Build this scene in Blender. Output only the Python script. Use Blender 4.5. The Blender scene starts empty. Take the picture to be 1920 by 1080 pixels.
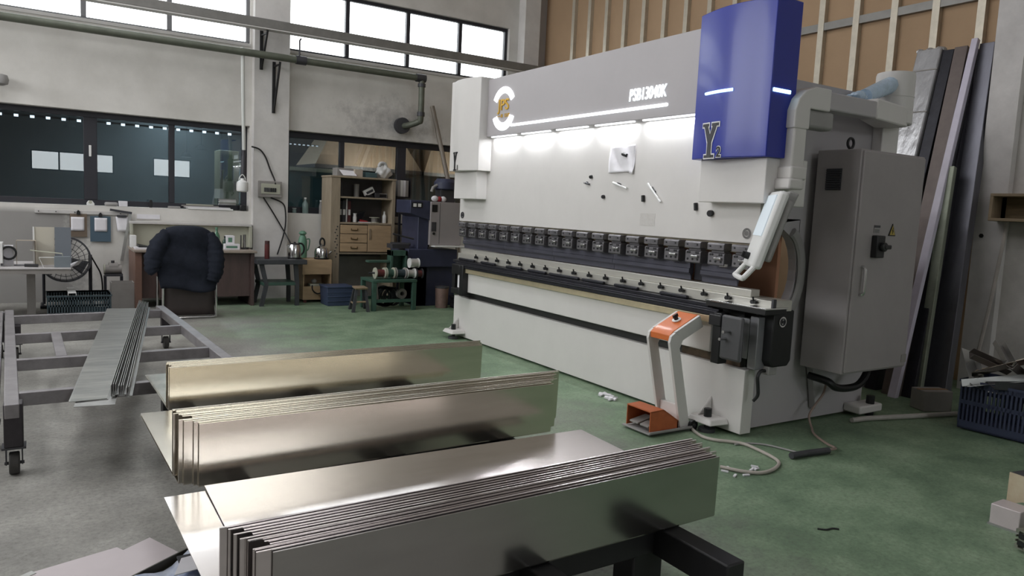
import bpy, bmesh, math, random
from mathutils import Matrix, Vector, Euler
random.seed(7)
PI = math.pi
SC = bpy.context.scene
COL = SC.collection

# ------------------------------------------------------------------ helpers
class MB:
    """collects shapes and links them as one mesh object"""
    def __init__(self):
        self.bm = bmesh.new(); self.M = Matrix()
    def v(self, p): return self.bm.verts.new(self.M @ Vector(p))
    def face(self, vs):
        try: return self.bm.faces.new(vs)
        except ValueError: return None
    def hexa(self, b, t):
        vb = [self.v(p) for p in b]; vt = [self.v(p) for p in t]; n = len(vb)
        self.face(list(reversed(vb))); self.face(vt)
        for i in range(n): self.face([vb[i], vb[(i+1) % n], vt[(i+1) % n], vt[i]])
        return self
    def box(self, x0, x1, y0, y1, z0, z1):
        return self.hexa([(x0,y0,z0),(x1,y0,z0),(x1,y1,z0),(x0,y1,z0)], [(x0,y0,z1),(x1,y0,z1),(x1,y1,z1),(x0,y1,z1)])
    def cbox(self, c, s): return self.box(c[0]-s[0]/2, c[0]+s[0]/2, c[1]-s[1]/2, c[1]+s[1]/2, c[2]-s[2]/2, c[2]+s[2]/2)
    def prism(self, pts, ax, a0, a1):
        f = {'x': lambda p, a: (a, p[0], p[1]), 'y': lambda p, a: (p[0], a, p[1]), 'z': lambda p, a: (p[0], p[1], a)}[ax]
        return self.hexa([f(p, a0) for p in pts], [f(p, a1) for p in pts])
    def tube(self, path, r, seg=8, closed=False, flat=None):
        P = [Vector(p) for p in path]
        if not closed and len(P) >= 4 and not isinstance(r, (list, tuple)):      # ease the bends
            Q = []
            for i in range(len(P)-1):
                a, b, c, d = P[max(i-1, 0)], P[i], P[i+1], P[min(i+2, len(P)-1)]
                for t in (0, .25, .5, .75): Q.append(.5*((2*b)+(c-a)*t+(2*a-5*b+4*c-d)*t*t+(3*b-3*c+d-a)*t**3))
            P = Q+[P[-1]]
        n = len(P); rings = []
        up = None
        for i in range(n):
            if closed: d = P[(i+1) % n]-P[i-1]
            else: d = P[min(i+1, n-1)]-P[max(i-1, 0)]
            d.normalize()
            if up is None: up = Vector((0,0,1)) if abs(d.z) < .9 else Vector((1,0,0))
            a = d.cross(up)
            if a.length < 1e-4: up = Vector((0,1,0)); a = d.cross(up)
            a.normalize(); b = a.cross(d).normalized(); up = b
            rr = r[i] if isinstance(r, (list, tuple)) else r
            rings.append([self.v(P[i]+(a*math.cos(2*PI*k/seg)+b*math.sin(2*PI*k/seg)*(flat or 1))*rr) for k in range(seg)])
        m = n if closed else n-1
        for i in range(m):
            A, B = rings[i], rings[(i+1) % n]
            for k in range(seg): self.face([A[k], A[(k+1) % seg], B[(k+1) % seg], B[k]])
        if not closed: self.face(list(reversed(rings[0]))); self.face(rings[-1])
        return self
    def cyl(self, p0, p1, r, seg=16, r1=None): return self.tube([p0, p1], [r, r if r1 is None else r1], seg)
    def lathe(self, prof, c=(0,0,0), seg=20, caps=True):
        rings = []
        for (r, z) in prof:
            rings.append([self.v((c[0]+max(r, 1e-4)*math.cos(2*PI*k/seg), c[1]+max(r, 1e-4)*math.sin(2*PI*k/seg), c[2]+z)) for k in range(seg)])
        for A, B in zip(rings, rings[1:]):
            for k in range(seg): self.face([A[k], A[(k+1) % seg], B[(k+1) % seg], B[k]])
        if caps: self.face(list(reversed(rings[0]))); self.face(rings[-1])
        return self
    def ring(self, c, axis, ro, ri, w, seg=24):
        """flat ring of rectangular section about an axis 'x','y' or 'z'"""
        def pt(r, k, a):
            u, w_ = r*math.cos(2*PI*k/seg), r*math.sin(2*PI*k/seg)
            return {'x': (c[0]+a, c[1]+u, c[2]+w_), 'y': (c[0]+u, c[1]+a, c[2]+w_), 'z': (c[0]+u, c[1]+w_, c[2]+a)}[axis]
        R = [[self.v(pt(r, k, a)) for k in range(seg)] for r, a in ((ro, -w/2), (ro, w/2), (ri, w/2), (ri, -w/2))]
        for i in range(4):
            A, B = R[i], R[(i+1) % 4]
            for k in range(seg): self.face([A[k], A[(k+1) % seg], B[(k+1) % seg], B[k]])
        return self
    def sheet(self, f, nu, nv, t=None):
        """a grid surface f(u,v) -> point, u,v in 0..1"""
        g = [[self.v(f(i/nu, j/nv)) for j in range(nv+1)] for i in range(nu+1)]
        for i in range(nu):
            for j in range(nv): self.face([g[i][j], g[i+1][j], g[i+1][j+1], g[i][j+1]])
        return self
    def sphere(self, c, r, s=(1,1,1), seg=14, rings=8):
        prof = [(math.sin(PI*i/rings), -math.cos(PI*i/rings)) for i in range(rings+1)]
        R = []
        for (a, z) in prof:
            R.append([self.v((c[0]+r*s[0]*max(a, 1e-3)*math.cos(2*PI*k/seg), c[1]+r*s[1]*max(a, 1e-3)*math.sin(2*PI*k/seg), c[2]+r*s[2]*z)) for k in range(seg)])
        for A, B in zip(R, R[1:]):
            for k in range(seg): self.face([A[k], A[(k+1) % seg], B[(k+1) % seg], B[k]])
        self.face(list(reversed(R[0]))); self.face(R[-1])
        return self
    def build(self, name, m, parent=None, bev=0, smooth=True, at=None, kind=None, thick=0, sub=0, label=None, ang=35):
        bm = self.bm
        bmesh.ops.recalc_face_normals(bm, faces=bm.faces[:])
        inv = world(parent).inverted() if parent is not None else Matrix()
        if at is None:
            if parent is not None: bmesh.ops.transform(bm, matrix=inv, verts=bm.verts[:])
        for f in bm.faces: f.smooth = smooth
        if smooth:
            for e in bm.edges:
                if len(e.link_faces) == 2 and e.calc_face_angle(0) > math.radians(ang): e.smooth = False
        me = bpy.data.meshes.new(name); bm.to_mesh(me); bm.free()
        for mm in (m if isinstance(m, (list, tuple)) else [m]): me.materials.append(mm)
        o = bpy.data.objects.new(name, me); COL.objects.link(o)
        if parent is not None: o.parent = parent
        if at is not None: o.matrix_basis = inv @ Matrix.Translation(at)
        if thick:
            md = o.modifiers.new('solid', 'SOLIDIFY'); md.thickness = thick; md.offset = 0
        if sub:
            md = o.modifiers.new('sub', 'SUBSURF'); md.levels = sub; md.render_levels = sub
        if bev:
            md = o.modifiers.new('bev', 'BEVEL'); md.width = bev; md.segments = 2; md.limit_method = 'ANGLE'; md.angle_limit = math.radians(40)
        if kind: o['kind'] = kind
        if label: o['label'] = label
        return o

def world(o):
    M = Matrix()
    while o is not None:
        M = o.matrix_basis @ M; o = o.parent
    return M

def tag(o, label, cat, group=None):
    o['label'] = label; o['category'] = cat
    if group: o['group'] = group
    return o
def thing(name, label, cat, loc=(0,0,0), rz=0, group=None):
    o = bpy.data.objects.new(name, None); COL.objects.link(o); o.empty_display_size = .1
    o.location = loc; o.rotation_euler = (0,0,rz)
    o.matrix_basis = Matrix.Translation(loc) @ Matrix.Rotation(rz, 4, 'Z')
    return tag(o, label, cat, group)
def copy_tree(o, parent=None):
    c = o.copy(); COL.objects.link(c); c.parent = parent
    for ch in list(o.children): copy_tree(ch, c)
    return c
def dup(root, loc, rz=None, label=None, group=None):
    r = copy_tree(root); r.location = loc
    if rz is not None: r.rotation_euler = (0,0,rz)
    if label: r['label'] = label
    if group: r['group'] = group
    return r
def struct(name, mb, m, parent=None, bev=0):
    return mb.build(name, m, parent, bev=bev, kind='structure' if parent is None else None, smooth=False)

# ------------------------------------------------------------------ materials
def lin(c):
    return tuple(((x/255)/12.92 if x/255 <= .04045 else ((x/255+.055)/1.055)**2.4) for x in c)+(1,)
def mat(name, c, rough=.5, metal=0, var=.0, scale=8, bump=0, bscale=40, spec=.5, coord='Object', stretch=None, c2=None, coat=0, rvar=0, aniso=0):
    m = bpy.data.materials.new(name); m.use_nodes = True
    nt = m.node_tree; N = nt.nodes; L = nt.links
    p = N['Principled BSDF']
    p.inputs['Base Color'].default_value = lin(c); p.inputs['Roughness'].default_value = rough
    p.inputs['Metallic'].default_value = metal; p.inputs['Specular IOR Level'].default_value = spec
    if coat: p.inputs['Coat Weight'].default_value = coat; p.inputs['Coat Roughness'].default_value = .08
    if aniso: p.inputs['Anisotropic'].default_value = aniso
    tc = None
    def vec():
        nonlocal tc
        if tc is None:
            t = N.new('ShaderNodeTexCoord'); tc = t.outputs[coord]
            if stretch:
                mp = N.new('ShaderNodeMapping'); mp.inputs['Scale'].default_value = stretch
                L.new(tc, mp.inputs['Vector']); tc = mp.outputs[0]
        return tc
    if var or c2:
        n = N.new('ShaderNodeTexNoise'); n.inputs['Scale'].default_value = scale; n.inputs['Detail'].default_value = 6; n.inputs['Roughness'].default_value = .65
        L.new(vec(), n.inputs['Vector'])
        r = N.new('ShaderNodeValToRGB'); r.color_ramp.elements[0].position = .32; r.color_ramp.elements[1].position = .68
        a = lin(c2) if c2 else tuple(x*(1-var) for x in lin(c)[:3])+(1,)
        b = lin(c) if c2 else tuple(min(1, x*(1+var*.6)) for x in lin(c)[:3])+(1,)
        r.color_ramp.elements[0].color = a; r.color_ramp.elements[1].color = b
        L.new(n.outputs['Fac'], r.inputs['Fac']); L.new(r.outputs['Color'], p.inputs['Base Color'])
        if rvar:
            mr = N.new('ShaderNodeMapRange'); mr.inputs['To Min'].default_value = max(.02, rough-rvar); mr.inputs['To Max'].default_value = min(1, rough+rvar)
            L.new(n.outputs['Fac'], mr.inputs['Value']); L.new(mr.outputs[0], p.inputs['Roughness'])
    if bump:
        n2 = N.new('ShaderNodeTexNoise'); n2.inputs['Scale'].default_value = bscale; n2.inputs['Detail'].default_value = 4
        L.new(vec(), n2.inputs['Vector'])
        bp = N.new('ShaderNodeBump'); bp.inputs['Strength'].default_value = bump; bp.inputs['Distance'].default_value = .01
        L.new(n2.outputs['Fac'], bp.inputs['Height']); L.new(bp.outputs[0], p.inputs['Normal'])
    return m
def emit(name, c, s):
    m = bpy.data.materials.new(name); m.use_nodes = True; N = m.node_tree.nodes
    p = N['Principled BSDF']; p.inputs['Base Color'].default_value = lin(c)
    p.inputs['Emission Color'].default_value = lin(c); p.inputs['Emission Strength'].default_value = s
    return m
def glass(name, tint, gl, rough=.0):
    """thin window glass: clear transmission plus a mirror share"""
    m = bpy.data.materials.new(name); m.use_nodes = True; nt = m.node_tree; N = nt.nodes; L = nt.links
    N.remove(N['Principled BSDF'])
    t = N.new('ShaderNodeBsdfTransparent'); t.inputs[0].default_value = lin(tint)
    g = N.new('ShaderNodeBsdfGlossy'); g.inputs['Roughness'].default_value = rough
    fr = N.new('ShaderNodeFresnel'); fr.inputs['IOR'].default_value = 1.5
    mt = N.new('ShaderNodeMath'); mt.operation = 'MULTIPLY'; mt.inputs[1].default_value = gl
    mx = N.new('ShaderNodeMixShader'); L.new(fr.outputs[0], mt.inputs[0]); L.new(mt.outputs[0], mx.inputs[0])
    L.new(t.outputs[0], mx.inputs[1]); L.new(g.outputs[0], mx.inputs[2]); L.new(mx.outputs[0], N['Material Output'].inputs[0])
    return m

PLASTER = mat('white_plaster', (212,209,204), .85, var=.14, scale=2.2, bump=.25, bscale=30)
PILLAR = mat('pillar_paint', (212,209,206), .8, var=.1, scale=3, bump=.2, bscale=25)
DARKFRAME = mat('dark_bronze_frame', (52,52,58), .45, metal=.3)
GREYFRAME = mat('grey_window_frame', (120,120,122), .5, metal=.3)
WHITEMACH = mat('white_machine_paint', (214,211,208), .42, var=.03, scale=4, spec=.4)
GREYMACH = mat('grey_machine_paint', (180,176,178), .5, var=.03, scale=3, spec=.4)
CABGREY = mat('cabinet_grey_paint', (156,150,150), .5, var=.05, scale=5, bump=.1, bscale=300)
BLUE = mat('blue_machine_paint', (26,44,150), .3, spec=.5, coat=.15)
BLACK = mat('black_plastic', (24,24,26), .45)
BLACKSTEEL = mat('blackened_steel', (50,50,56), .4, metal=.5, var=.25, scale=14)
TOOLSTEEL = mat('dark_tool_steel', (96,96,108), .4, metal=.45, var=.25, scale=6, stretch=(1,.2,4))
CLAMPSTEEL = mat('phosphated_clamp_steel', (112,110,113), .45, metal=.55, var=.2, scale=20)
DIESTEEL = mat('ground_die_steel', (206,204,196), .36, metal=.55, var=.12, scale=5, stretch=(1,.3,3))
GOLDRAIL = mat('polished_brass_rail', (228,214,180), .28, metal=.6, var=.12, scale=6)
CHROME = mat('chrome', (215,215,215), .15, metal=1)
STAINLESS = mat('stainless_sheet', (234,227,214), .2, metal=1, var=.06, scale=2.5, stretch=(1,8,8), rvar=.04)
STAINLESS2 = mat('stainless_sheet_filmed', (228,221,220), .18, metal=1, var=.06, scale=2, stretch=(1,6,6), rvar=.04)
STAINDARK = mat('grey_filmed_sheet_face', (184,182,180), .2, metal=1, var=.06, scale=2, stretch=(1,6,6), rvar=.04)  # dark floor reflection put into the colour of the outermost front sheet
GALV = mat('galvanised_sheet', (178,178,176), .38, metal=.85, var=.18, scale=5, rvar=.08)
CARTSTEEL = mat('raw_square_tube', (150,146,148), .45, metal=.55, var=.25, scale=9, rvar=.1)
CARTDARK = mat('dark_steel_tube', (64,60,64), .5, metal=.4, var=.25, scale=9)
BLACKTUBE = mat('black_painted_tube', (30,30,32), .5, var=.3, scale=12)
ORANGE = mat('orange_paint', (212,112,54), .4, var=.05, scale=10, coat=.2)
ORANGED = mat('orange_pedal_paint', (182,96,54), .5, var=.12, scale=16)
RUBBER = mat('grey_rubber', (70,68,66), .8, var=.15, scale=20)
WOODTAN = mat('tan_plywood', (176,150,118), .6, var=.15, scale=4, stretch=(1,1,6))
WOODGREY = mat('weathered_wood', (146,128,104), .7, var=.25, scale=5, stretch=(8,1,1))
WOODRED = mat('red_brown_veneer', (80,63,60), .5, var=.2, scale=4, stretch=(6,6,1))
WOODDARK = mat('dark_painted_wood', (58,60,64), .6, var=.2, scale=8)
GREENP = mat('green_enamel', (58,88,76), .5, var=.2, scale=9)
BLUEP = mat('navy_enamel', (54,58,80), .5, var=.2, scale=7)
BLUEPL = mat('blue_plastic', (58,70,96), .5, var=.12, scale=8)
TEALPL = mat('dark_teal_plastic', (52,66,72), .5, var=.15, scale=8)
CARD = mat('brown_cardboard', (150,120,92), .85, var=.12, scale=6)
PAPER = mat('white_paper', (224,222,226), .8, var=.04, scale=20)
WHITEPL = mat('white_plastic', (226,226,224), .4)
GREYPL = mat('grey_plastic', (150,148,146), .5, var=.06)
STONEGREY = mat('grey_box_card', (146,142,138), .8, var=.1)
DARKGREY = mat('dark_grey_metal', (70,70,74), .5, metal=.3, var=.2)
JACKET = mat('navy_quilted_cloth', (34,38,48), .85, var=.3, scale=12, bump=.5, bscale=18, spec=.2)
GREENPL = mat('green_plastic', (92,132,110), .4, var=.1)
TEALPANEL = mat('teal_panel', (70,96,100), .6, var=.2, scale=3)
REDM = mat('red_plastic', (150,40,44), .45)
MAROON = mat('maroon_lacquer', (94,48,48), .3)
CREAM = mat('cream_panel', (176,176,160), .6, var=.05)
YELLOW = mat('yellow_enamel', (226,176,60), .35, coat=.3)
GOLDLET = mat('gold_lettering', (226,180,70), .3, metal=.6)
LEDW = emit('white_led', (246,250,255), 1.6)
LEDD = emit('string_light_led', (246,250,255), 5)
LEDT = emit('white_letter_led', (238,246,250), 1.0)
LEDB = emit('cyan_led', (190,240,255), 2.0)
SCREEN = emit('pale_screen', (205,215,222), .25)
BLUEFILM = mat('crinkled_blue_film', (184,206,226), .2, var=.15, scale=14, bump=.8, bscale=30, spec=.8)
WRAP = mat('plastic_wrap', (186,186,188), .22, metal=.35, var=.2, scale=8, stretch=(1,1,.3), bump=.6, bscale=14, spec=.8)
GLASSD = glass('dark_window_glass', (182,190,194), 2.4)
GLASSC = glass('clear_window_glass', (246,248,248), .8)
BOTTLEGL = mat('bottle_glass', (120,140,138), .12, spec=.8)
LILAC = mat('lilac_film_profile', (206,200,216), .3, var=.08, spec=.6)

# ------------------------------------------------------------------ the setting
def nodes_of(m): return m.node_tree.nodes, m.node_tree.links
def math_node(N, L, op, a, b=None, clamp=False):
    n = N.new('ShaderNodeMath'); n.operation = op; n.use_clamp = clamp
    for i, x in enumerate((a, b)):
        if x is None: continue
        if isinstance(x, (int, float)): n.inputs[i].default_value = x
        else: L.new(x, n.inputs[i])
    return n.outputs[0]
def noise(N, L, vec, scale, detail=5, rough=.6):
    n = N.new('ShaderNodeTexNoise'); n.inputs['Scale'].default_value = scale; n.inputs['Detail'].default_value = detail; n.inputs['Roughness'].default_value = rough
    L.new(vec, n.inputs['Vector']); return n.outputs['Fac']
def ramp(N, L, fac, stops):
    r = N.new('ShaderNodeValToRGB'); e = r.color_ramp.elements
    while len(e) < len(stops): e.new(.5)
    for i, (p, c) in enumerate(stops): e[i].position = p; e[i].color = c if len(c) == 4 else tuple(c)+(1,)
    L.new(fac, r.inputs['Fac']); return r.outputs['Color']
def mixc(N, L, fac, a, b):
    n = N.new('ShaderNodeMix'); n.data_type = 'RGBA'
    L.new(fac, n.inputs[0]); 
    for s, x in ((6, a), (7, b)):
        if isinstance(x, tuple): n.inputs[s].default_value = x
        else: L.new(x, n.inputs[s])
    return n.outputs[2]

def floor_material():
    m = bpy.data.materials.new('worn_painted_concrete'); m.use_nodes = True; N, L = nodes_of(m); p = N['Principled BSDF']
    tc = N.new('ShaderNodeTexCoord').outputs['Object']
    sep = N.new('ShaderNodeSeparateXYZ'); L.new(tc, sep.inputs[0]); X, Y = sep.outputs[0], sep.outputs[1]
    big = noise(N, L, tc, .55, 4); mid = noise(N, L, tc, 2.6, 6, .7); fine = noise(N, L, tc, 46, 8, .8)
    grey = ramp(N, L, mid, [(.25, lin((118,116,111))), (.55, lin((148,146,140))), (.8, lin((172,170,163)))])
    green = ramp(N, L, mid, [(.25, lin((76,100,78))), (.5, lin((112,136,108))), (.8, lin((148,167,139)))])
    # where the green coat is still there: from x ~1.6 m on, worn through in patches
    a = math_node(N, L, 'MULTIPLY', math_node(N, L, 'SUBTRACT', X, 1.25), .75)
    a = math_node(N, L, 'ADD', a, math_node(N, L, 'MULTIPLY', math_node(N, L, 'SUBTRACT', big, .5), 2.6))
    a = math_node(N, L, 'ADD', a, math_node(N, L, 'MULTIPLY', math_node(N, L, 'SUBTRACT', mid, .5), 1.5))
    a = math_node(N, L, 'ADD', a, math_node(N, L, 'MULTIPLY', math_node(N, L, 'SUBTRACT', fine, .5), .8))
    # worn strip walked bare along the machine front
    dx = math_node(N, L, 'SUBTRACT', X, 2.95); dy = math_node(N, L, 'MULTIPLY', math_node(N, L, 'SUBTRACT', Y, 4.3), .45)
    d = math_node(N, L, 'SQRT', math_node(N, L, 'ADD', math_node(N, L, 'MULTIPLY', dx, dx), math_node(N, L, 'MULTIPLY', dy, dy)))
    w = math_node(N, L, 'MULTIPLY', math_node(N, L, 'SUBTRACT', 1.0, d, True), 1.1)
    a = math_node(N, L, 'SUBTRACT', a, w)
    a = math_node(N, L, 'MULTIPLY', math_node(N, L, 'ADD', a, 0.0, True), .93)
    c = mixc(N, L, a, grey, green)
    sp = ramp(N, L, fine, [(.3, (.42,.42,.42)), (.47, (.96,.96,.96)), (.7, (1.35,1.35,1.35))])
    mu = N.new('ShaderNodeMix'); mu.data_type = 'RGBA'; mu.blend_type = 'MULTIPLY'; mu.inputs[0].default_value = .8
    L.new(c, mu.inputs[6]); L.new(sp, mu.inputs[7])
    # old dark oil scuffs
    oil = noise(N, L, tc, 1.3, 7, .8)
    of = ramp(N, L, oil, [(.60, (0,0,0)), (.72, (.55,.55,.55))])
    c2 = mixc(N, L, of, mu.outputs[2], lin((62,64,60)))
    L.new(c2, p.inputs['Base Color'])
    rr = N.new('ShaderNodeMapRange'); rr.inputs['To Min'].default_value = .42; rr.inputs['To Max'].default_value = .75
    L.new(mid, rr.inputs['Value']); L.new(rr.outputs[0], p.inputs['Roughness'])
    bp = N.new('ShaderNodeBump'); bp.inputs['Strength'].default_value = .25; bp.inputs['Distance'].default_value = .004
    L.new(fine, bp.inputs['Height']); L.new(bp.outputs[0], p.inputs['Normal'])
    return m

def window_wall_material():
    m = bpy.data.materials.new('stained_plaster'); m.use_nodes = True; N, L = nodes_of(m); p = N['Principled BSDF']
    tc = N.new('ShaderNodeTexCoord').outputs['Object']
    sep = N.new('ShaderNodeSeparateXYZ'); L.new(tc, sep.inputs[0]); X, Z = sep.outputs[0], sep.outputs[2]
    n1 = noise(N, L, tc, 1.6, 6, .6); n2 = noise(N, L, tc, 5, 7, .75)
    base = ramp(N, L, n1, [(.3, lin((198,195,189))), (.7, lin((220,217,212)))])
    # soot blown out round the pipe end
    dx = math_node(N, L, 'MULTIPLY', math_node(N, L, 'SUBTRACT', X, 4.5), .85); dz = math_node(N, L, 'MULTIPLY', math_node(N, L, 'SUBTRACT', Z, 2.62), 1.9)
    d = math_node(N, L, 'SQRT', math_node(N, L, 'ADD', math_node(N, L, 'MULTIPLY', dx, dx), math_node(N, L, 'MULTIPLY', dz, dz)))
    s = math_node(N, L, 'SUBTRACT', math_node(N, L, 'ADD', math_node(N, L, 'SUBTRACT', 1.0, d), math_node(N, L, 'MULTIPLY', math_node(N, L, 'SUBTRACT', n2, .5), 2.2)), .25, True)
    c = mixc(N, L, math_node(N, L, 'MULTIPLY', s, .75), base, lin((112,110,110)))
    # grimy unpainted render low on the far end of the wall, behind the bench
    g = math_node(N, L, 'SUBTRACT', .55, X)
    g = math_node(N, L, 'MULTIPLY', g, 3.5)
    g = math_node(N, L, 'ADD', g, math_node(N, L, 'MULTIPLY', math_node(N, L, 'SUBTRACT', n2, .5), 3.0))
    lo = math_node(N, L, 'MULTIPLY', math_node(N, L, 'SUBTRACT', 1.17, Z), 14, True)
    gg = math_node(N, L, 'MULTIPLY', math_node(N, L, 'MULTIPLY', math_node(N, L, 'ADD', g, 0, True), lo), .8)
    c = mixc(N, L, gg, c, lin((128,126,124)))
    L.new(c, p.inputs['Base Color']); p.inputs['Roughness'].default_value = .85
    bp = N.new('ShaderNodeBump'); bp.inputs['Strength'].default_value = .25; bp.inputs['Distance'].default_value = .01
    L.new(n2, bp.inputs['Height']); L.new(bp.outputs[0], p.inputs['Normal'])
    return m

WY = 10.7      # inner face of the window wall
RX = 7.2       # stud face of the board wall
TOP = 7.2
HY = -14.0   # hall wall behind the camera
fl = MB().box(-7, 9, HY-.3, 14.6, -.12, 0); fo = struct('floor', fl, floor_material())
# window wall with its four openings
XL, XA, XB, XR = -5.6, 2.45, 2.95, 6.57
XQ = 6.2
Z0, Z1, Z2, Z3 = 1.207, 2.376, 3.46, 4.36
w = MB()
Ya, Yb = WY, WY+.24
w.box(-5.8, 9, Ya, Yb, 0, Z0); w.box(-5.8, 9, Ya, Yb, Z1, Z2); w.box(-5.8, 9, Ya, Yb, Z3, TOP)
w.box(-5.8, XL, Ya, Yb, Z0, Z1); w.box(XA, XB, Ya, Yb, Z0, Z1); w.box(XQ, 9, Ya, Yb, Z0, Z1)
w.box(-5.8, XL, Ya, Yb, Z2, Z3); w.box(XA, XB, Ya, Yb, Z2, Z3); w.box(XR, 9, Ya, Yb, Z2, Z3)
struct('wall_back', w, window_wall_material())
struct('pillar_1', MB().box(2.475, 2.948, WY-.13, WY+.02, 0, TOP), PILLAR)
struct('pillar_2', MB().box(6.74, 7.03, WY-.2, WY+.02, 0, TOP), PILLAR)
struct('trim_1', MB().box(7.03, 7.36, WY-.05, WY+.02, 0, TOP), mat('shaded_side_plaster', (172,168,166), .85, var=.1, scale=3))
# board wall on studs
BOARD = mat('tan_fibre_board', (176,148,118), .85, var=.07, scale=1.2, bump=.1, bscale=60)
STUD = mat('galvanised_stud', (196,188,172), .45, metal=.4, var=.12, scale=10)
struct('wall_right', MB().box(RX+.06, RX+.2, HY, WY+.3, 0, TOP), BOARD)
y = 9.82
k = 0
while y > 2.6:
    k += 1
    struct('trim_%d' % (k+1), MB().box(RX, RX+.06, y-.035, y+.035, 0, TOP), STUD)
    y -= .4135
struct('trim_40', MB().box(RX+.005, RX+.055, 2.6, 6.6, 3.49, 3.57), mat('grey_rail_steel', (140,138,134), .5, metal=.4, var=.1))
# concrete pillar and plastered wall piece nearer the camera
struct('pillar_3', MB().box(6.9, 7.25, 3.09, 3.325, 0, TOP), mat('scuffed_concrete_paint', (206,202,200), .85, var=.12, scale=4, bump=.3, bscale=12))
struct('wall_right_front', MB().box(6.98, 7.3, HY, 3.09, 0, TOP), mat('rough_white_render', (200,196,192), .9, var=.14, scale=5, bump=.4, bscale=14))
# hall walls behind and beside the camera, with openings for daylight
HALL = mat('hall_plaster', (190,187,184), .85, var=.08, scale=2)
w = MB(); a, b = HY-.2, HY
ZS = ((0, 2.12), (2.92, 4.8), (6.9, TOP))
for z0, z1 in ZS: w.box(-6, 9, a, b, z0, z1)
w.box(-6, -.30, a, b, 2.12, 2.92); w.box(2.66, 4.15, a, b, 2.12, 2.92); w.box(5.68, 9, a, b, 2.12, 2.92)
w.box(-6, .3, a, b, 4.8, 6.9); w.box(8.2, 9, a, b, 4.8, 6.9)
struct('wall_front', w, HALL)
w = MB(); a, b = -5.8, -5.6
w.box(a, b, HY-.2, WY+.24, 0, 2.9); w.box(a, b, HY-.2, WY+.24, 5.4, TOP); w.box(a, b, HY-.2, 2.9, 2.9, 5.4); w.box(a, b, 10.4, WY+.24, 2.9, 5.4)
struct('wall_left', w, HALL)
w = MB(); z0, z1 = TOP, TOP+.15
w.box(-6, -3.4, HY-.2, WY+.24, z0, z1); w.box(-2.2, .2, HY-.2, WY+.24, z0, z1); w.box(1.4, 9, HY-.2, WY+.24, z0, z1)
for x0, x1 in ((-3.4, -2.2), (.2, 1.4)): w.box(x0, x1, HY-.2, 3.0, z0, z1); w.box(x0, x1, 9.6, WY+.24, z0, z1)  # unseen roof openings added for soft ambient daylight
struct('ceiling', w, mat('lilac_grey_roof_sheet', (184,178,182), .7, var=.06, scale=2))
# dim workshop beyond the lower windows
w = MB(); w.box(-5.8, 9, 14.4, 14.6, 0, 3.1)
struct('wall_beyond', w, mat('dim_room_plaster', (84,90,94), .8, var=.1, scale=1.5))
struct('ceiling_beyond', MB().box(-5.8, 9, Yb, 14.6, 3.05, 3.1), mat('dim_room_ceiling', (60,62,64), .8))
struct('wall_beyond_side', MB().box(-5.9, -5.8, Yb, 14.6, 0, 3.1), HALL)
struct('wall_beyond_end', MB().box(8.9, 9, Yb, 14.6, 0, 3.1), HALL)

def window(n, x0, x1, z0, z1, bars, mfr, mgl, fw, bw, y0=None, sill=None, d=.06):
    y0 = WY+.06 if y0 is None else y0
    m = MB(); m.box(x0, x1, y0, y0+d, z0, z0+fw); m.box(x0, x1, y0, y0+d, z1-fw, z1)
    m.box(x0, x0+fw, y0, y0+d, z0+fw, z1-fw); m.box(x1-fw, x1, y0, y0+d, z0+fw, z1-fw)
    root = m.build('window_%d' % n, mfr, bev=.004, kind='structure')
    xs = [x0+fw]
    for bx in bars:
        c, wd = bx if isinstance(bx, tuple) else (bx, bw)
        MB().box(c-wd/2, c+wd/2, y0-.005, y0+d+.005, z0+fw, z1-fw).build('mullion', mfr, root, bev=.004)
        xs += [c-wd/2, c+wd/2]
    xs.append(x1-fw)
    for i in range(0, len(xs), 2):
        MB().box(xs[i], xs[i+1], y0+d*.4, y0+d*.4+.006, z0+fw, z1-fw).build('pane', mgl, root, smooth=False)
    if sill: MB().box(x0, x1, WY-.015, y0, z0-.03, z0+.012).build('sill', sill, root, bev=.004)
    return root
SILLW = mat('pale_sill_paint', (196,193,190), .7, var=.08)
window(1, -5.6, XA, Z2, Z3+.1, [(-4.3,.05), (-3.35,.05), (-2.4,.05), (-1.45,.05), (-.48,.05), (.486,.06), (1.45,.06)], GREYFRAME, GLASSC, .045, .05, sill=SILLW)
window(2, XB, XR, Z2, Z3, [(3.83,.06), (4.79,.06), (5.69,.06)], DARKFRAME, GLASSC, .05, .05, sill=SILLW)
w3 = window(3, -5.6, XA, Z0+.004, Z1, [(-3.5,.1), (-1.6,.1), (-.55,.08), (.545,.15), (1.485,.07)], DARKFRAME, GLASSD, .07, .08, y0=WY+.15)
window(4, XB, XQ, Z0, Z1, [(3.82,.07), (4.78,.15)], DARKFRAME, GLASSD, .09, .08, y0=WY+.15)

MB().box(.528, .556, WY+.135, WY+.147, 1.82, 1.96).build('latch', WHITEPL, w3, bev=.004)

window(5, -.30, 2.66, 2.12, 2.92, [.68,1.67], GREYFRAME, GLASSC, .05, .06, y0=HY-.13)
window(6, 4.15, 5.68, 2.12, 2.92, [4.92], GREYFRAME, GLASSC, .05, .06, y0=HY-.13)
window(7, .3, 8.2, 4.8, 6.9, [1.6,2.9,4.2,5.5,6.8], GREYFRAME, GLASSC, .05, .06, y0=HY-.13)  # unseen high window added to brighten the reflections in the bent sheets
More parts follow.
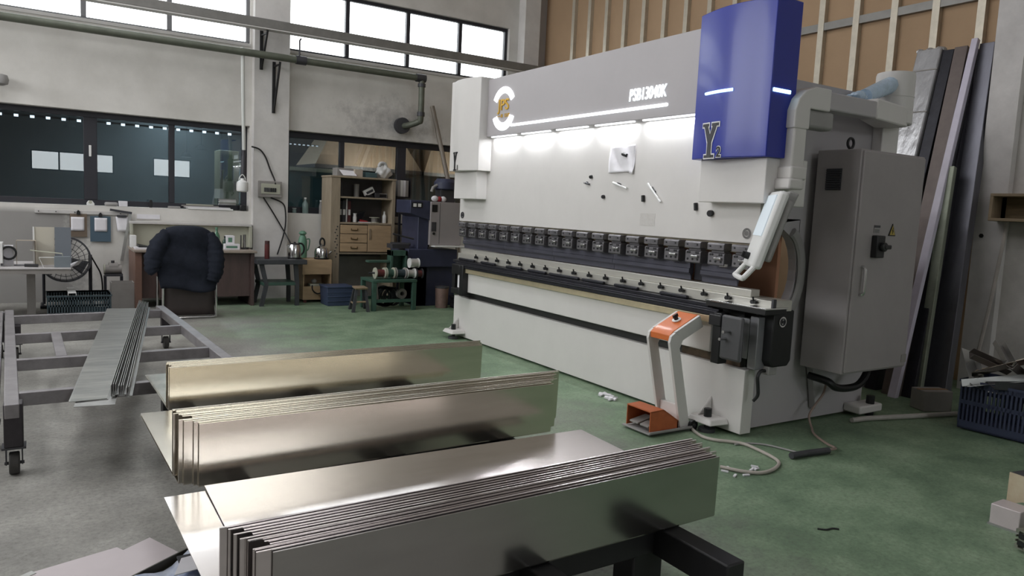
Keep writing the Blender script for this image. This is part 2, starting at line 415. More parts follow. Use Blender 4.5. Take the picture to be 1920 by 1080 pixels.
# what stands in the dim workshop
def hood(x, y, w0, w1, d):  # made-up tan shapes standing in for reflections in the window glass
    t = thing('extractor_hood', HL.pop(0), 'hood', (x, y, 2.05), 0, 'extractor hoods beyond the window')
    z0, z1 = 2.0, 2.95
    m = MB(); m.hexa([(x-w0/2,y-d/2,z0),(x+w0/2,y-d/2,z0),(x+w0/2,y+d/2,z0),(x-w0/2,y+d/2,z0)], [(x-w1/2,y-.2,z1),(x+w1/2,y-.2,z1),(x+w1/2,y+.2,z1),(x-w1/2,y+.2,z1)])
    m.build('canopy', HOODM, t); MB().box(x-w0/2-.01, x+w0/2+.01, y-d/2-.01, y+d/2+.01, z0-.06, z0).build('rim', DARKGREY, t)
    MB().cyl((x, y, z1), (x, y, 3.04), .14).build('duct', GALV, t)
HOODM = mat('tan_hood_metal', (182,160,140), .45, metal=.3, var=.15, scale=4, stretch=(6,6,1))
HL = ['wide tan sheet metal hood seen through the window behind the bookcase', 'tan sheet metal hood beyond the window next to the leaning pole']
hood(4.75, 12.6, 1.9, .8, 1.1); hood(6.6, 12.8, 1.5, .6, 1.1)
t = thing('partition_screen', 'teal panelled partition with pale top rail beyond the window', 'partition', (4.0, 12.0, 0))
MB().box(2.6, 4.55, 11.95, 12.02, 0, 1.86).build('panel', TEALPANEL, t); MB().box(2.58, 4.57, 11.93, 12.04, 1.86, 1.92).build('top_rail', CREAM, t)
t = thing('storage_rack', 'pale green narrow cupboard inside the dark window beside the pillar', 'cupboard', (2.35, 11.3, 0))
MB().box(2.16, 2.42, 11.2, 11.6, 0, 2.05).build('body', CREAM, t, bev=.005); MB().box(2.2, 2.38, 11.185, 11.2, .9, 2.0).build('door', mat('pale_green_door', (166,172,148), .6), t)
MB().cyl((2.36,11.17,1.5),(2.36,11.17,1.62),.01).build('handle', DARKGREY, t)
t = thing('led_strip', 'string of small white lights along the head of the dark window', 'light strip', (0, WY+.2, 2.25))
MB().box(-1.6, 2.4, WY+.30, WY+.32, 2.262, 2.285).build('rail', DARKGREY, t)
m = MB(); x = -1.55
while x < 2.38:
    m.cbox((x, WY+.295, 2.262), (.045,.012,.03)); x += .165
m.build('led', LEDD, t, smooth=False)
t = thing('led_strip', 'short string of small white lights at the top of the second dark window', 'light strip', (3.2, WY+.25, 2.2))
MB().box(3.05, 3.5, WY+.255, WY+.275, 2.2, 2.215).build('rail', DARKGREY, t)
m = MB()
for i in range(7): m.cbox((3.08+i*.065, WY+.25, 2.2), (.03,.01,.016))
m.build('led', LEDW, t, smooth=False)

# hanging lamps of the hall
def lamp(x, y, z, label):
    t = thing('pendant_lamp', label, 'lamp', (x, y, z), 0, 'high bay lamps of the hall')
    MB().lathe([(.05,.2),(.12,.17),(.22,.04),(.25,0)], (x, y, z)).build('lamp_shade', GREYPL, t)
    MB().lathe([(.2,.01),(.2,.02)], (x, y, z)).build('bulb', LAMPE, t); MB().cyl((x,y,z+.2),(x,y,TOP),.01).build('cord', BLACK, t)
LAMPE = emit('lamp_white', (255,252,244), 14)
lamp(1.02, -12.6, 3.82, 'high bay lamp mirrored in the dark window by the frame post'); lamp(5.86, -12.6, 3.34, 'high bay lamp mirrored highest in the dark window near the pale cupboard'); lamp(5.3, -12.7, 2.98, 'high bay lamp mirrored lower in the dark window near the pale cupboard')
for i, (x, y) in enumerate(((-1.8,-2.0),(2.6,-2.4),(-2.0,-7.5),(2.8,-7.5))):  # unseen lamps added as fill for faces turned to the camera
    t = thing('pendant_lamp', 'high bay lamp hanging from the hall roof behind the camera', 'lamp', (x, y, 6.0), 0, 'high bay lamps behind the camera')
    MB().lathe([(.06,.3),(.15,.25),(.30,.05),(.33,0)], (x, y, 6.0)).build('lamp_shade', GREYPL, t); MB().cyl((x,y,6.3),(x,y,TOP),.012).build('cord', BLACK, t)

# ------------------------------------------------------------------ text
def text_mesh(s, size, depth, bold=0, shear=0):
    cu = bpy.data.curves.new('lettering', 'FONT'); cu.body = s; cu.size = size; cu.extrude = depth; cu.offset = bold; cu.shear = shear; cu.align_x = 'CENTER'; cu.align_y = 'CENTER'
    o = bpy.data.objects.new('lettering', cu); COL.objects.link(o)
    me = bpy.data.meshes.new_from_object(o.evaluated_get(bpy.context.evaluated_depsgraph_get()))
    bpy.data.objects.remove(o); bpy.data.curves.remove(cu)
    return me
def text_on(name, s, size, m, parent, c, facing, sx=1, depth=.004, bold=0, label=None, shear=0):
    """text upright on a face looking along -X or -Y"""
    me = text_mesh(s, size, depth, bold, shear)
    R = {'-x': Matrix(((0,0,-1,0),(-1,0,0,0),(0,1,0,0),(0,0,0,1))), '-y': Matrix(((1,0,0,0),(0,0,-1,0),(0,1,0,0),(0,0,0,1)))}[facing]
    me.transform(world(parent).inverted() @ Matrix.Translation(c) @ R @ Matrix.Scale(sx, 4, (1,0,0)))
    me.materials.clear(); me.materials.append(m)
    o = bpy.data.objects.new(name, me); COL.objects.link(o); o.parent = parent
    if label: o['label'] = label
    return o

# ------------------------------------------------------------------ press brake
PB = thing('press_brake', 'long white and blue press brake with lit header bending machine', 'bending machine', (4.5, 5.1, 0))
# side frames with their throats
def side(y0, y1):
    thr = [(4.12+.21*math.sin(a)-.0, 1.07+.29*math.cos(a)) for a in [PI*(.0+i/12*.98) for i in range(13)]]
    pts = [(3.9,.02),(5.24,.02),(5.24,2.33),(3.9,2.33),(3.9,1.38)]+[(4.02,1.37)]+thr+[(4.0,.78),(3.9,.78)]
    m = MB()
    # split along the throat so that every face stays convex
    m.prism([(3.9,.02),(5.24,.02),(5.24,.70),(3.9,.78)], 'y', y0, y1)
    m.prism([(4.33,.752),(5.24,.70),(5.24,1.42),(4.33,1.42)], 'y', y0, y1)
    m.prism([(3.9,1.37),(4.33,1.42),(5.24,1.42),(5.24,2.33),(3.9,2.33)], 'y', y0, y1)
    arc = [(4.06, 1.425)]+[(x, z) for x, z in thr]+[(4.12,.76)]
    for a, b in zip(arc, arc[1:]):
        m.prism([a, (4.335, a[1]), (4.335, b[1]), b], 'y', y0, y1)
    return m.build('side_frame', GREYMACH, PB, smooth=False)
side(3.2, 3.26); side(6.96, 7.02)
# clear curved throat guard ring
m = MB(); arc = [(4.17+.2*math.sin(a), 3.185, 1.06+.3*math.cos(a)) for a in [PI*(.12+i/14*.9) for i in range(15)]]
m.tube(arc, .022, 8, flat=1.6); m.build('throat_guard', GREYPL, PB)
m = MB(); m.box(5.0, 5.24, 3.26, 6.96, .1, .5); m.box(5.0, 5.24, 3.26, 6.96, 1.55, 2.3); m.build('rear_beam', GREYMACH, PB, bev=.01)
MB().box(4.1, 5.0, 3.3, 6.9, 2.2, 2.3).build('top_deck', GREYMACH, PB, bev=.01)
MB().box(4.22, 4.25, 3.27, 6.95, .5, 1.55).build('back_panel', mat('brown_backing_board', (186,136,108), .8, var=.08, scale=2), PB, label='brown board closing the gap behind the tools')
MB().box(5.06, 5.26, 3.12, 3.2, 1.9, 2.2).build('oil_box', WHITEMACH, PB, bev=.006)
# lower front
MB().box(3.8, 3.9, 3.12, 7.1, .02, .445).build('lower_front_plate', WHITEMACH, PB, bev=.004)
MB().box(3.85, 4.1, 3.2, 7.0, .43, .83).build('table_body', mat('dark_table_paint', (52,52,52), .45, metal=.2), PB, bev=.004)
MB().box(3.842, 3.85, 3.2, 3.72, .446, .52).build('protective_film', mat('peeling_brown_film', (120,100,84), .2, metal=.6, c2=(40,36,34), scale=9), PB)
MB().box(3.80, 3.90, 3.045, 3.11, .462, .80).build('table_end_bar', mat('grey_milled_bar', (150,150,154), .4, metal=.4, var=.08), PB, bev=.004)
MB().box(3.758, 3.85, 3.39, 6.82, .518, .738).build('front_cover', WHITEMACH, PB, bev=.006)
m = MB(); m.box(3.722, 3.758, 3.36, 6.84, .722, .768); go = m.build('guide_rail', GOLDRAIL, PB, bev=.004, label='shiny brass coloured front rail')
m = MB(); yy = 3.4
while yy < 6.7: m.cyl((3.752, yy, .722), (3.758, yy, .722), .006, 8); yy += .145
m.build('rail_screw', BLACK, PB)
m = MB(); m.box(3.705, 3.80, 3.3, 6.9, .772, .795); m.box(3.715, 3.76, 3.3, 6.95, .795, .818); m.box(3.745, 3.80, 3.42, 7.06, .818, .842); m.box(3.70, 3.72, 3.3, 6.9, .795, .805)
m.build('support_rail', BLACKSTEEL, PB, bev=.003)
m = MB(); m.box(3.70, 3.9, 2.92, 3.4, .832, .866); m.build('support_arm', BLACK, PB, bev=.004)
MB().box(3.695, 3.905, 2.915, 3.405, .866, .876).build('arm_plate', CHROME, PB, bev=.002)
# carriage plate and stops at the near end of the rail
m = MB(); m.box(3.66, 3.69, 3.055, 3.225, .515, .80); pl = m.build('carriage_plate', mat('grey_carriage_paint', (74,74,76), .5), PB, bev=.018)
for yy, zz in ((3.15,.70),(3.175,.65)):
    MB().cyl((3.66,yy,zz),(3.60,yy,zz),.010,10).build('clamp_knob', CHROME, pl)
m = MB(); m.box(3.68, 3.76, 3.24, 3.31, .47, .80); m.box(3.655, 3.70, 3.225, 3.325, .72, .79); m.build('carriage_post', BLACK, PB, bev=.006)
MB().box(3.8, 3.84, 3.115, 3.22, .52, .78).build('carriage_rail', mat('light_grey_steel', (160,160,162), .4, metal=.6), PB, bev=.003)
m = MB(); m.box(3.69, 3.80, 6.73, 6.80, .48, .80); m.box(3.69, 3.78, 6.80, 6.98, .70, .80); m.box(3.69, 3.78, 6.80, 6.98, .49, .55); m.box(3.71,3.75,6.94,7.0,.49,.8); m.build('end_bracket', BLACK, PB, bev=.006)
MB().box(3.71, 3.73, 6.83, 6.87, .56, .69).build('bracket_label', PAPER, PB)
# motor box at the near end
m = MB(); m.prism([(3.86,.52),(3.89,.485),(4.03,.485),(4.06,.52),(4.06,.845),(3.86,.845)], 'y', 2.98, 3.12); mo = m.build('motor_housing', BLACK, PB, bev=.008)
m = MB(); m.cyl((3.945,2.979,.775),(3.945,2.974,.775),.034,20); m.build('motor_badge', CHROME, mo); m = MB(); m.ring((3.945,2.972,.775),'y',.024,.017,.004,20); m.box(3.938,3.952,2.970,2.974,.765,.785); m.build('badge_mark', DARKGREY, mo)
MB().box(3.88, 3.96, 3.0, 3.06, .43, .485).build('cable_plug', GREYPL, mo, bev=.006)
MB().tube([(3.88,3.03,.455),(3.84,3.03,.455),(3.815,3.03,.42),(3.825,3.03,.36),(3.83,3.03,.30),(3.815,3.05,.26)], .011, 8).build('cable', BLACK, mo)
# die and its clamping screws
MB().box(3.80, 4.0, 2.96, 7.05, .845, .914).build('die_rail', DIESTEEL, PB, bev=.003)
MB().box(3.835, 3.92, 3.15, 7.05, .914, .962).build('die', DIESTEEL, PB, bev=.004)
MB().box(3.80, 3.83, 2.945, 2.96, .845, .925).build('rail_stop', DARKGREY, PB, bev=.002)
m = MB(); m.cyl((3.80,0,.894),(3.772,0,.894),.013,10); m.cyl((3.79,0,.902),(3.782,0,.925),.006,8); m.box(3.775,3.797,-.028,.004,.884,.902); k0 = m.build('die_knob', BLACK, PB, at=(0,3.09,0))
for i in range(1, 18):
    c = copy_tree(k0, PB); c.location = Vector(k0.location)+Vector((0,.2085*i,0))
bars = [(6.958,6.63),(6.49,6.22),(6.004,5.738),(5.626,5.348),(5.287,4.869),(4.816,4.538),(4.407,4.137),(3.901,3.631)]
for (b, a) in bars:
    MB().box(3.755, 3.785, a, b, .843, .868).build('stop_bar', TEALPL if random.random() < .01 else BLACKSTEEL, PB, bev=.008)
# punches
m = MB()
for a, b in ((3.302,3.612),(3.718,4.55),(4.553,5.38),(5.383,6.21),(6.213,7.05)):
    m = MB(); m.prism([(3.90,1.14),(3.86,1.14),(3.86,1.05),(3.853,1.045),(3.853,1.02),(3.872,1.0),(3.876,.967),(3.884,.967),(3.89,1.0),(3.90,1.02)], 'y', a, b)
    m.box(3.851, 3.856, a, b, 1.018, 1.022); m.build('punch', TOOLSTEEL, PB, smooth=False)
MB().box(3.90, 3.93, 3.62, 3.71, .97, 1.13).build('tool_holder', BLACKSTEEL, PB)
# clamps
def clamp():
    m = MB(); m.prism([(3.845,1.198),(3.765,1.198),(3.765,1.236),(3.775,1.245),(3.845,1.245)], 'y', -.072, .072)
    m.box(3.79, 3.85, -.055, .055, 1.17, 1.2)
    m.prism([(3.85,1.10),(3.80,1.092),(3.775,1.10),(3.775,1.172),(3.785,1.182),(3.85,1.182)], 'y', -.07, .07)
    o = m.build('clamp', CLAMPSTEEL, PB, at=(0,3.205,0), bev=.003)
    s = MB()
    for yy in (-.045,.045): s.cyl((3.768,yy,1.222),(3.763,yy,1.222),.007,8)
    for yy in (-.048,-.03,.03,.048): s.cyl((3.776,yy,1.167),(3.772,yy,1.167),.0075,8)
    for yy in (-.045,0,.045): s.cyl((3.776,yy,1.122),(3.772,yy,1.122),.008,8)
    s.cyl((3.776,-.01,1.145),(3.770,-.01,1.145),.010,8)
    s.M = Matrix.Translation((0,3.205,0)); bm2 = s.bm; bmesh.ops.translate(bm2, vec=(0,3.205,0), verts=bm2.verts[:]); s.build('hole_pattern', BLACK, o)
    s = MB(); s.box(3.755, 3.775, 3.15, 3.21, 1.135, 1.15); s.build('lever', CHROME, o, bev=.003)
    return o
c0 = clamp()
for i in range(1, 19):
    c = copy_tree(c0, PB); c.location = Vector(c0.location)+Vector((0,.2068*i,0))
MB().box(3.84, 3.9, 3.12, 7.03, 1.19, 1.256).build('clamp_rail', mat('warm_bare_steel', (206,196,172), .4, metal=.5), PB, bev=.003)  # warm light on the white ram foot put into the colour
for yy in (3.262,3.469): MB().cbox((3.80,yy-.16+.055,1.1), (.03,.05,.02)).build('tool_clip', CHROME, PB, bev=.002)
# ram
m = MB(); m.box(3.80, 3.90, 3.1, 7.05, 1.256, 2.64); ram = m.build('ram', WHITEMACH, PB, bev=.004)
for yy in (3.19, 6.98):
    m = MB(); m.ring((3.797,yy,1.32),'x',.034,.022,.006,20); m.cyl((3.8,yy,1.32),(3.794,yy,1.32),.016,14); m.build('ram_screw', CHROME if yy < 4 else DARKGREY, ram)
# header board with lit lettering
m = MB(); m.box(3.74, 3.80, 3.45, 6.55, 2.105, 2.66); hd = m.build('header_board', GREYMACH, PB, bev=.004)
m = MB(); m.box(3.731, 3.74, 3.93, 5.985, 2.176, 2.198)
m.cyl((3.731,3.93,2.187),(3.74,3.93,2.187),.011,12); m.cyl((3.731,5.985,2.187),(3.74,5.985,2.187),.011,12); m.build('light_bar', LEDW, hd)
text_on('lettering', 'PSB13040K', .128, LEDT, hd, (3.735,4.138,2.284), '-x', sx=.66, depth=.005, bold=0, shear=.1, label='lit white letters reading PSB13040K')
# round mark: two lit arcs and gold letters
def arc_band(m, c, ro, ri, a0, a1, x0, x1, n=14, sy=1, sz=1):
    for i in range(n):
        A, B = a0+(a1-a0)*i/n, a0+(a1-a0)*(i+1)/n
        q = [(c[0]-r*math.cos(a)*sy, c[1]+r*math.sin(a)*sz) for r, a in ((ro,A),(ro,B),(ri,B),(ri,A))]
        m.prism(q, 'x', x0, x1)
cy, cz = 6.135, 2.352
m = MB(); arc_band(m, (cy,cz), .205, .145, math.radians(28), math.radians(152), 3.731, 3.74); m.build('logo_arc', LEDW, hd)
m = MB()
arc_band(m, (cy,cz), .205, .172, math.radians(205), math.radians(335), 3.731, 3.74); m.build('logo_arc', LEDW, hd); m = MB(); arc_band(m, (cy,cz), .162, .132, math.radians(208), math.radians(332), 3.731, 3.74)
m.build('logo_arc', LEDW, hd)
text_on('logo_letters', 'JPS', .145, GOLDLET, hd, (3.736,cy,2.385), '-x', sx=1.1, depth=.005, bold=.001, label='gold logo letters between two white arcs')
m = MB()
for i, (dy, h) in enumerate(((-.10,.012),(-.07,.012),(-.04,.03),(-.02,.03),(.03,.034),(.055,.034),(.08,.034),(.10,.034))): m.box(3.734, 3.74, cy-dy-.004, cy-dy+.004, 2.285-h*.4, 2.285+h*.6)
m.build('logo_strokes', GOLDLET, hd)
# work lights under the header
LAMPS = [(6.40,5.90),(5.86,5.35),(5.31,4.82),(4.78,4.26),(4.22,3.62)]
for a, b in LAMPS:
    MB().box(3.752, 3.772, b+.03, a-.03, 2.094, 2.104).build('work_light', LEDW, hd)
# cylinder covers
def csurf(y, y_in, y_out):
    t = (y-y_in)/(y_out-y_in); return 3.655-.065*math.sin(PI*min(1, t*1.15)*.87)
def wrap(o, par, y_in, y_out, off):
    W = world(par); Wi = W.inverted()
    for v in o.data.vertices:
        p = W @ v.co; p.x = csurf(p.y, y_in, y_out)-off+(p.x-3.6); v.co = Wi @ p
    return o
def cover(name, y_in, y_out, z0, z1, m, zt):
    n = 14; pts = []
    for i in range(n+1):
        t = i/n; pts.append((3.655-.065*math.sin(PI*min(1, t*1.15)*.87), y_in+(y_out-y_in)*t))
    poly = [(3.86, y_in)]+pts+[(3.86, y_out)]
    if y_out < y_in: poly = poly[::-1]
    mb = MB(); mb.prism(poly, 'z', z0, z1)
    o = mb.build(name, m, PB, bev=.005, ang=25)
    mb = MB(); s = -1 if y_out < y_in else 1
    mb.box(3.68, 3.86, min(y_in+s*.06, y_out-s*.03), max(y_in+s*.06, y_out-s*.03), zt, z0); mb.build('cylinder_housing', WHITEMACH, PB, bev=.005)
    return o
cl = cover('cylinder_cover', 6.44, 7.0, 1.77, 2.68, WHITEMACH, 1.49)
cb = cover('cylinder_cover', 3.575, 2.955, 1.785, 2.71, BLUE, 1.51)
cb['label'] = 'deep blue cylinder cover with cyan light strips'; cl['label'] = 'white cylinder cover marked Y1'
m = MB(); m.tube([(csurf(3.21+.02*i, 3.575, 2.955)-.003, 3.21+.02*i, 2.195) for i in range(13)], .0095, 8); m.build('light_strip', LEDB, cb)
m = MB(); m.box(3.645, 3.80, 2.946, 2.957, 2.164, 2.186); m.build('light_strip', LEDB, cb, bev=.003)
MB().box(3.86, 4.06, 2.98, 3.19, 1.5, 1.79).build('valve_block', WHITEMACH, PB, bev=.006)
m = MB(); m.cyl((3.95,2.98,1.72),(3.95,2.974,1.72),.017,14); m.box(3.965,4.0,2.974,2.98,1.625,1.635); m.build('block_holes', BLACK, PB)
# Y marks: dark letter on a white outline
OUT = mat('white_outline', (226,226,226), .5)
def ymark(par, c, h, num, outline, yi, yo):
    """slab serif Y with a small number, dark on a white edge; u runs to the viewer's right (-Y), w up"""
    cy, cz = c[1], c[2]
    def Y(g, x0, x1, name, mm):
        m = MB(); k = h/.21
        P = lambda pts: m.prism([(cy-a*k, cz+b*k) for a, b in pts], 'x', x0, x1)
        P([(-.018-g,-.105-g),(.018+g,-.105-g),(.018+g,.0),(-.018-g,.0)])
        P([(-.045-g,-.105-g),(.045+g,-.105-g),(.045+g,-.088+g),(-.045-g,-.088+g)])
        P([(-.018-g,-.01-g),(.018+g,-.01-g),(-.028+g,.10),(-.062-g,.10)]); P([(-.018-g,-.01-g),(.018+g,-.01-g),(.062+g,.10),(.028-g,.10)])
        P([(-.075-g,.088-g),(-.015+g,.088-g),(-.015+g,.105+g),(-.075-g,.105+g)]); P([(.015-g,.088-g),(.075+g,.088-g),(.075+g,.105+g),(.015-g,.105+g)])
        wrap(m.build(name, mm, par, smooth=False), par, yi, yo, 0)
    if outline:
        Y(.008, 3.596, 3.601, 'letter_outline', OUT)
        wrap(text_on('letter_outline', num, h*.42, OUT, par, (3.598, cy-h*.42, cz-h*.36), '-x', sx=.85, depth=.002, bold=.006), par, yi, yo, .001)
    Y(0, 3.593, 3.599, 'letter', DARKGREY if outline else BLACK)
    wrap(text_on('letter', num, h*.42, BLACK, par, (3.594, cy-h*.42, cz-h*.36), '-x', sx=.85, depth=.002, bold=.001), par, yi, yo, .001)
ymark(cb, (3.6,3.375,1.895), .215, '2', True, 3.575, 2.955); ymark(cl, (3.60,6.82,1.865), .19, '1', False, 6.44, 7.0)
# levelling feet
def foot(x, y, s=1):
    m = MB(); m.M = Matrix.Translation((x,y,0)) @ Matrix.Scale(s, 4, (0,1,0))
    m.hexa([(-.10,-.10,.06),(.06,-.12,.06),(.06,.12,.06),(-.10,.12,.06)], [(-.08,-.08,.10),(.06,-.10,.10),(.06,.10,.10),(-.08,.10,.10)])
    m.prism([(-.06,.10),(.06,.10),(.06,.22)], 'y', .04, .06)
    o = m.build('levelling_foot', WHITEMACH, PB, bev=.01)
    m = MB(); m.cyl((x-.03,y-.01,.0),(x-.03,y-.01,.15),.018,12); m.cyl((x-.03,y-.01,.10),(x-.03,y-.01,.155),.026,8); m.build('adjusting_bolt', BLACK, o)
    MB().cyl((x-.03,y-.01,0),(x-.03,y-.01,.025),.055,18).build('foot_pad', DARKGREY, o)
    return o
foot(3.74, 3.33); foot(3.74, 6.93)
m = MB(); m.box(5.02,5.3,3.06,3.2,.03,.09); o = m.build('levelling_foot', WHITEMACH, PB, bev=.012); MB().cyl((5.2,3.1,0),(5.2,3.1,.15),.03,10).build('adjusting_bolt', BLACK, o)
# control cabinet
m = MB(); m.box(4.384, 5.115, 2.83, 3.145, .43, 1.888); cab = m.build('control_cabinet', CABGREY, PB, bev=.006, label='tall grey electrical cabinet hung on the machine side')
MB().box(4.4, 5.1, 2.815, 2.832, .442, 1.876).build('door', CABGREY, cab, bev=.006)
m = MB(); m.box(4.378, 4.385, 2.955, 3.065, 1.625, 1.765)
for i in range(9): m.box(4.370, 4.379, 2.958, 3.062, 1.632+i*.0148, 1.640+i*.0148)
m.build('vent_grille', DARKGREY, cab)
m = MB(); m.tube([(4.55+.0*i, 0, 0) for i in range(0)] or [(4.44+.032*math.cos(a), 2.95, 1.93+.032*math.sin(a)) for a in [2*PI*i/16 for i in range(16)]], .009, 8, closed=True); m.cyl((4.44,2.95,1.885),(4.44,2.95,1.90),.014,10); m.build('lifting_eye', BLACK, cab)
m = MB(); m.tube([(4.475,2.815,.955),(4.475,2.79,.965),(4.475,2.785,1.0),(4.475,2.785,1.09),(4.475,2.79,1.13),(4.475,2.815,1.14)], .011, 8); m.build('handle', CHROME, cab)
m = MB(); m.box(4.555, 4.645, 2.772, 2.815, 1.20, 1.345); m.cyl((4.61,2.77,1.272),(4.61,2.745,1.272),.03,14); m.box(4.60,4.67,2.74,2.76,1.258,1.286); m.build('main_switch', BLACK, cab, bev=.006)
MB().box(4.568, 4.632, 2.811, 2.815, 1.36, 1.41).build('rating_plate', GREYPL, cab); m = MB(); m.box(4.568,4.632,2.809,2.812,1.395,1.41); m.box(4.575,4.625,2.809,2.812,1.378,1.382); m.box(4.575,4.625,2.809,2.812,1.366,1.37); m.build('plate_print', DARKGREY, cab)
WS = mat('dull_warning_yellow', (170,150,70), .5)
m = MB(); m.prism([(4.735,1.345),(4.815,1.345),(4.775,1.425)], 'y', 2.810, 2.815); m.build('warning_border', BLACK, cab)
m = MB(); m.prism([(4.745,1.351),(4.805,1.351),(4.775,1.413)], 'y', 2.808, 2.811); m.build('warning_triangle', WS, cab)
m = MB(); m.prism([(4.778,1.40),(4.768,1.376),(4.776,1.378),(4.772,1.357),(4.784,1.381),(4.776,1.38)], 'y', 2.806, 2.809); m.build('warning_bolt', BLACK, cab)
MB().box(5.04, 5.10, 2.811, 2.815, .47, .525).build('cabinet_sticker', STONEGREY, cab)
m = MB(); m.prism([(4.52,.43),(4.72,.43),(4.66,.10),(4.60,.10)], 'y', 3.14, 3.19); m.build('cabinet_bracket', GREYMACH, PB, bev=.004)
m = MB(); m.tube([(4.46,3.12,.36),(4.5,3.0,.34),(4.56,2.98,.30),(4.68,2.98,.28),(4.83,2.98,.29),(4.95,3.0,.36),(4.97,3.02,.44)], .026, 10); m.build('cable_conduit', BLACK, PB)
m = MB(); m.tube([(4.64,3.1,.30),(4.6,3.09,.22),(4.50,3.08,.15),(4.45,3.08,.08),(4.42,3.03,.015),(4.33,2.95,.012),(4.25,2.84,.012),(4.20,2.75,.012),(4.17,2.68,.012),(4.08,2.67,.02)], .008, 8); m.build('earth_cable', mat('tan_cable', (150,132,122), .5), PB)
# swinging control arm
P0 = Vector((5.12,3.1,0))
m = MB(); m.lathe([(.128,2.2),(.128,2.46),(.122,2.48),(.05,2.485)], (5.12,3.1,0), 28); m.lathe([(.131,2.31),(.131,2.316)], (5.12,3.1,0), 28)
arm = m.build('control_arm', WHITEMACH, PB, label='white swinging arm that carries the control panel')
m = MB(); m.cyl((5.12,3.1,2.12),(5.12,3.1,2.22),.13,28); m.hexa([(4.62,2.90,2.10),(5.12,2.98,2.10),(5.12,3.21,2.10),(4.62,3.02,2.10)], [(4.62,2.90,2.235),(5.12,2.98,2.235),(5.12,3.21,2.235),(4.62,3.02,2.235)]); m.build('arm_knuckle', WHITEMACH, arm, bev=.012)
m = MB(); m.box(4.1, 4.64, 2.91, 3.01, 2.105, 2.215); m.build('arm_beam', GREYMACH, arm, bev=.01)
m = MB(); m.prism([(3.79,1.965),(3.93,1.965),(3.93,2.09),(4.12,2.09),(4.12,2.225),(3.97,2.225),(3.88,2.195),(3.82,2.14),(3.79,2.07)], 'y', 2.895, 3.02); m.build('arm_elbow', WHITEMACH, arm, smooth=False, bev=.008)
m = MB(); m.box(3.94, 4.19, 2.91, 3.01, 1.98, 2.092); m.build('junction_box', GREYPL, arm, bev=.02)
m = MB(); m.box(3.80, 3.92, 2.90, 3.01, 1.70, 1.97); m.build('drop_post', WHITEMACH, arm, bev=.012)
m = MB(); m.box(3.785, 3.935, 2.885, 3.025, 1.66, 1.74); m.box(3.765, 3.9, 2.875, 3.03, 1.60, 1.665); m.build('swivel_collar', WHITEMACH, arm, bev=.012)
# crinkled blue film left on the arm stub, and the inner stub
m = MB(); m.tube([(5.06,3.08,2.40),(4.86,3.06,2.33),(4.70,3.05,2.27)], [.06,.055,.05], 12); m.build('arm_stub', BLUEFILM, arm, label='stub wrapped in pale blue film')
m = MB()
for i in range(12):
    a = i*.9; m.sphere((4.74-.022*i+.012*math.sin(a*3), 3.05+.03*math.sin(a), 2.285-.006*i+.018*math.cos(a)), .034+.008*math.sin(i*2.3), (1.2,.9,.8), 9, 6)
m.build('film_bunch', BLUEFILM, arm)
# the control panel: faces the operator and leans back
A = math.radians(-131)
HM = Matrix.Translation((3.655,2.89,1.585)) @ Matrix.Rotation(A, 4, 'Z') @ Matrix.Rotation(math.radians(-16), 4, 'X')
def hbox(x0, x1, y0, y1, z0, z1):
    m = MB(); m.M = HM; m.box(x0, x1, y0, y1, z0, z1); return m
hp = hbox(-.17, .17, 0, .06, -.47, 0).build('control_panel', WHITEPL, arm, bev=.02, label='white tilted operator panel with pale screen')
hbox(-.14, .14, -.006, .002, -.28, -.03).build('screen', SCREEN, hp)
hbox(-.15, .15, .06, .10, -.41, -.04).build('panel_back', GREYPL, hp, bev=.015)
m = MB(); m.M = HM; m.cyl((-.11,-.02,-.41),(-.11,0,-.41),.018,14); m.build('push_button', WHITEPL, hp)
m = MB(); m.M = HM; m.cyl((-.02,-.03,-.41),(-.02,0,-.41),.022,14); m.box(-.028,-.012,-.045,-.02,-.428,-.392); m.build('rotary_knob', BLACK, hp)
m = MB(); m.M = HM; m.tube([(-.15,.02,-.46),(-.15,-.01,-.53),(-.13,-.02,-.545),(.13,-.02,-.545),(.15,-.01,-.53),(.15,.02,-.46)], .016, 10); m.build('handle_bar', WHITEPL, hp)
m = MB(); m.M = HM; m.hexa([(-.06,.06,-.33),(.06,.06,-.33),(.06,.10,-.30),(-.06,.10,-.30)], [(-.05,.07,.02),(.05,.07,.02),(.05,.13,.02),(-.05,.13,.02)]); m.build('panel_bracket', GREYPL, hp, bev=.008)

# things stuck on the ram by magnets
def magnet_paper():
    m = MB()
    m.sheet(lambda u, v: (3.797-.012*abs(math.sin(5*u+3*v))*(1-v*.2)-.03*max(0, .25-v)**1.2*(.4+u), 4.583-.295*u+.01*(1-v), 1.722+.205*v+.008*u-.016*(u > .9)*(1-v)), 14, 14)
    return m.build('notice_sheet', PAPER, thick=.0012)
tag(magnet_paper(), 'crumpled white paper sheet held on the machine front by a magnet', 'paper')
def magnet(name, a, b, r, label, cat='magnet', m=BLACK):
    mb = MB(); mb.cyl(a, b, r, 12); return tag(mb.build(name, m, bev=.002), label, cat, 'magnets on the machine front')
magnet('magnet', (3.782,4.425,1.866), (3.782,4.375,1.852), .014, 'black magnet holding the crumpled paper sheet')
magnet('magnet', (3.80,4.814,1.699), (3.78,4.805,1.694), .014, 'small black round magnet above the short marker clip')
magnet('magnet', (3.80,4.64,1.538), (3.78,4.635,1.536), .015, 'small black round magnet below the white marker')
magnet('magnet', (3.79,4.174,1.552), (3.79,4.168,1.506), .014, 'black bar magnet beside the slanted white marker')
magnet('magnet', (3.79,3.642,1.505), (3.79,3.634,1.455), .014, 'black bar magnet near the white housing under the blue cover')
magnet('magnet', (3.80,3.501,1.439), (3.775,3.497,1.437), .022, 'largest black round magnet low near the control panel')
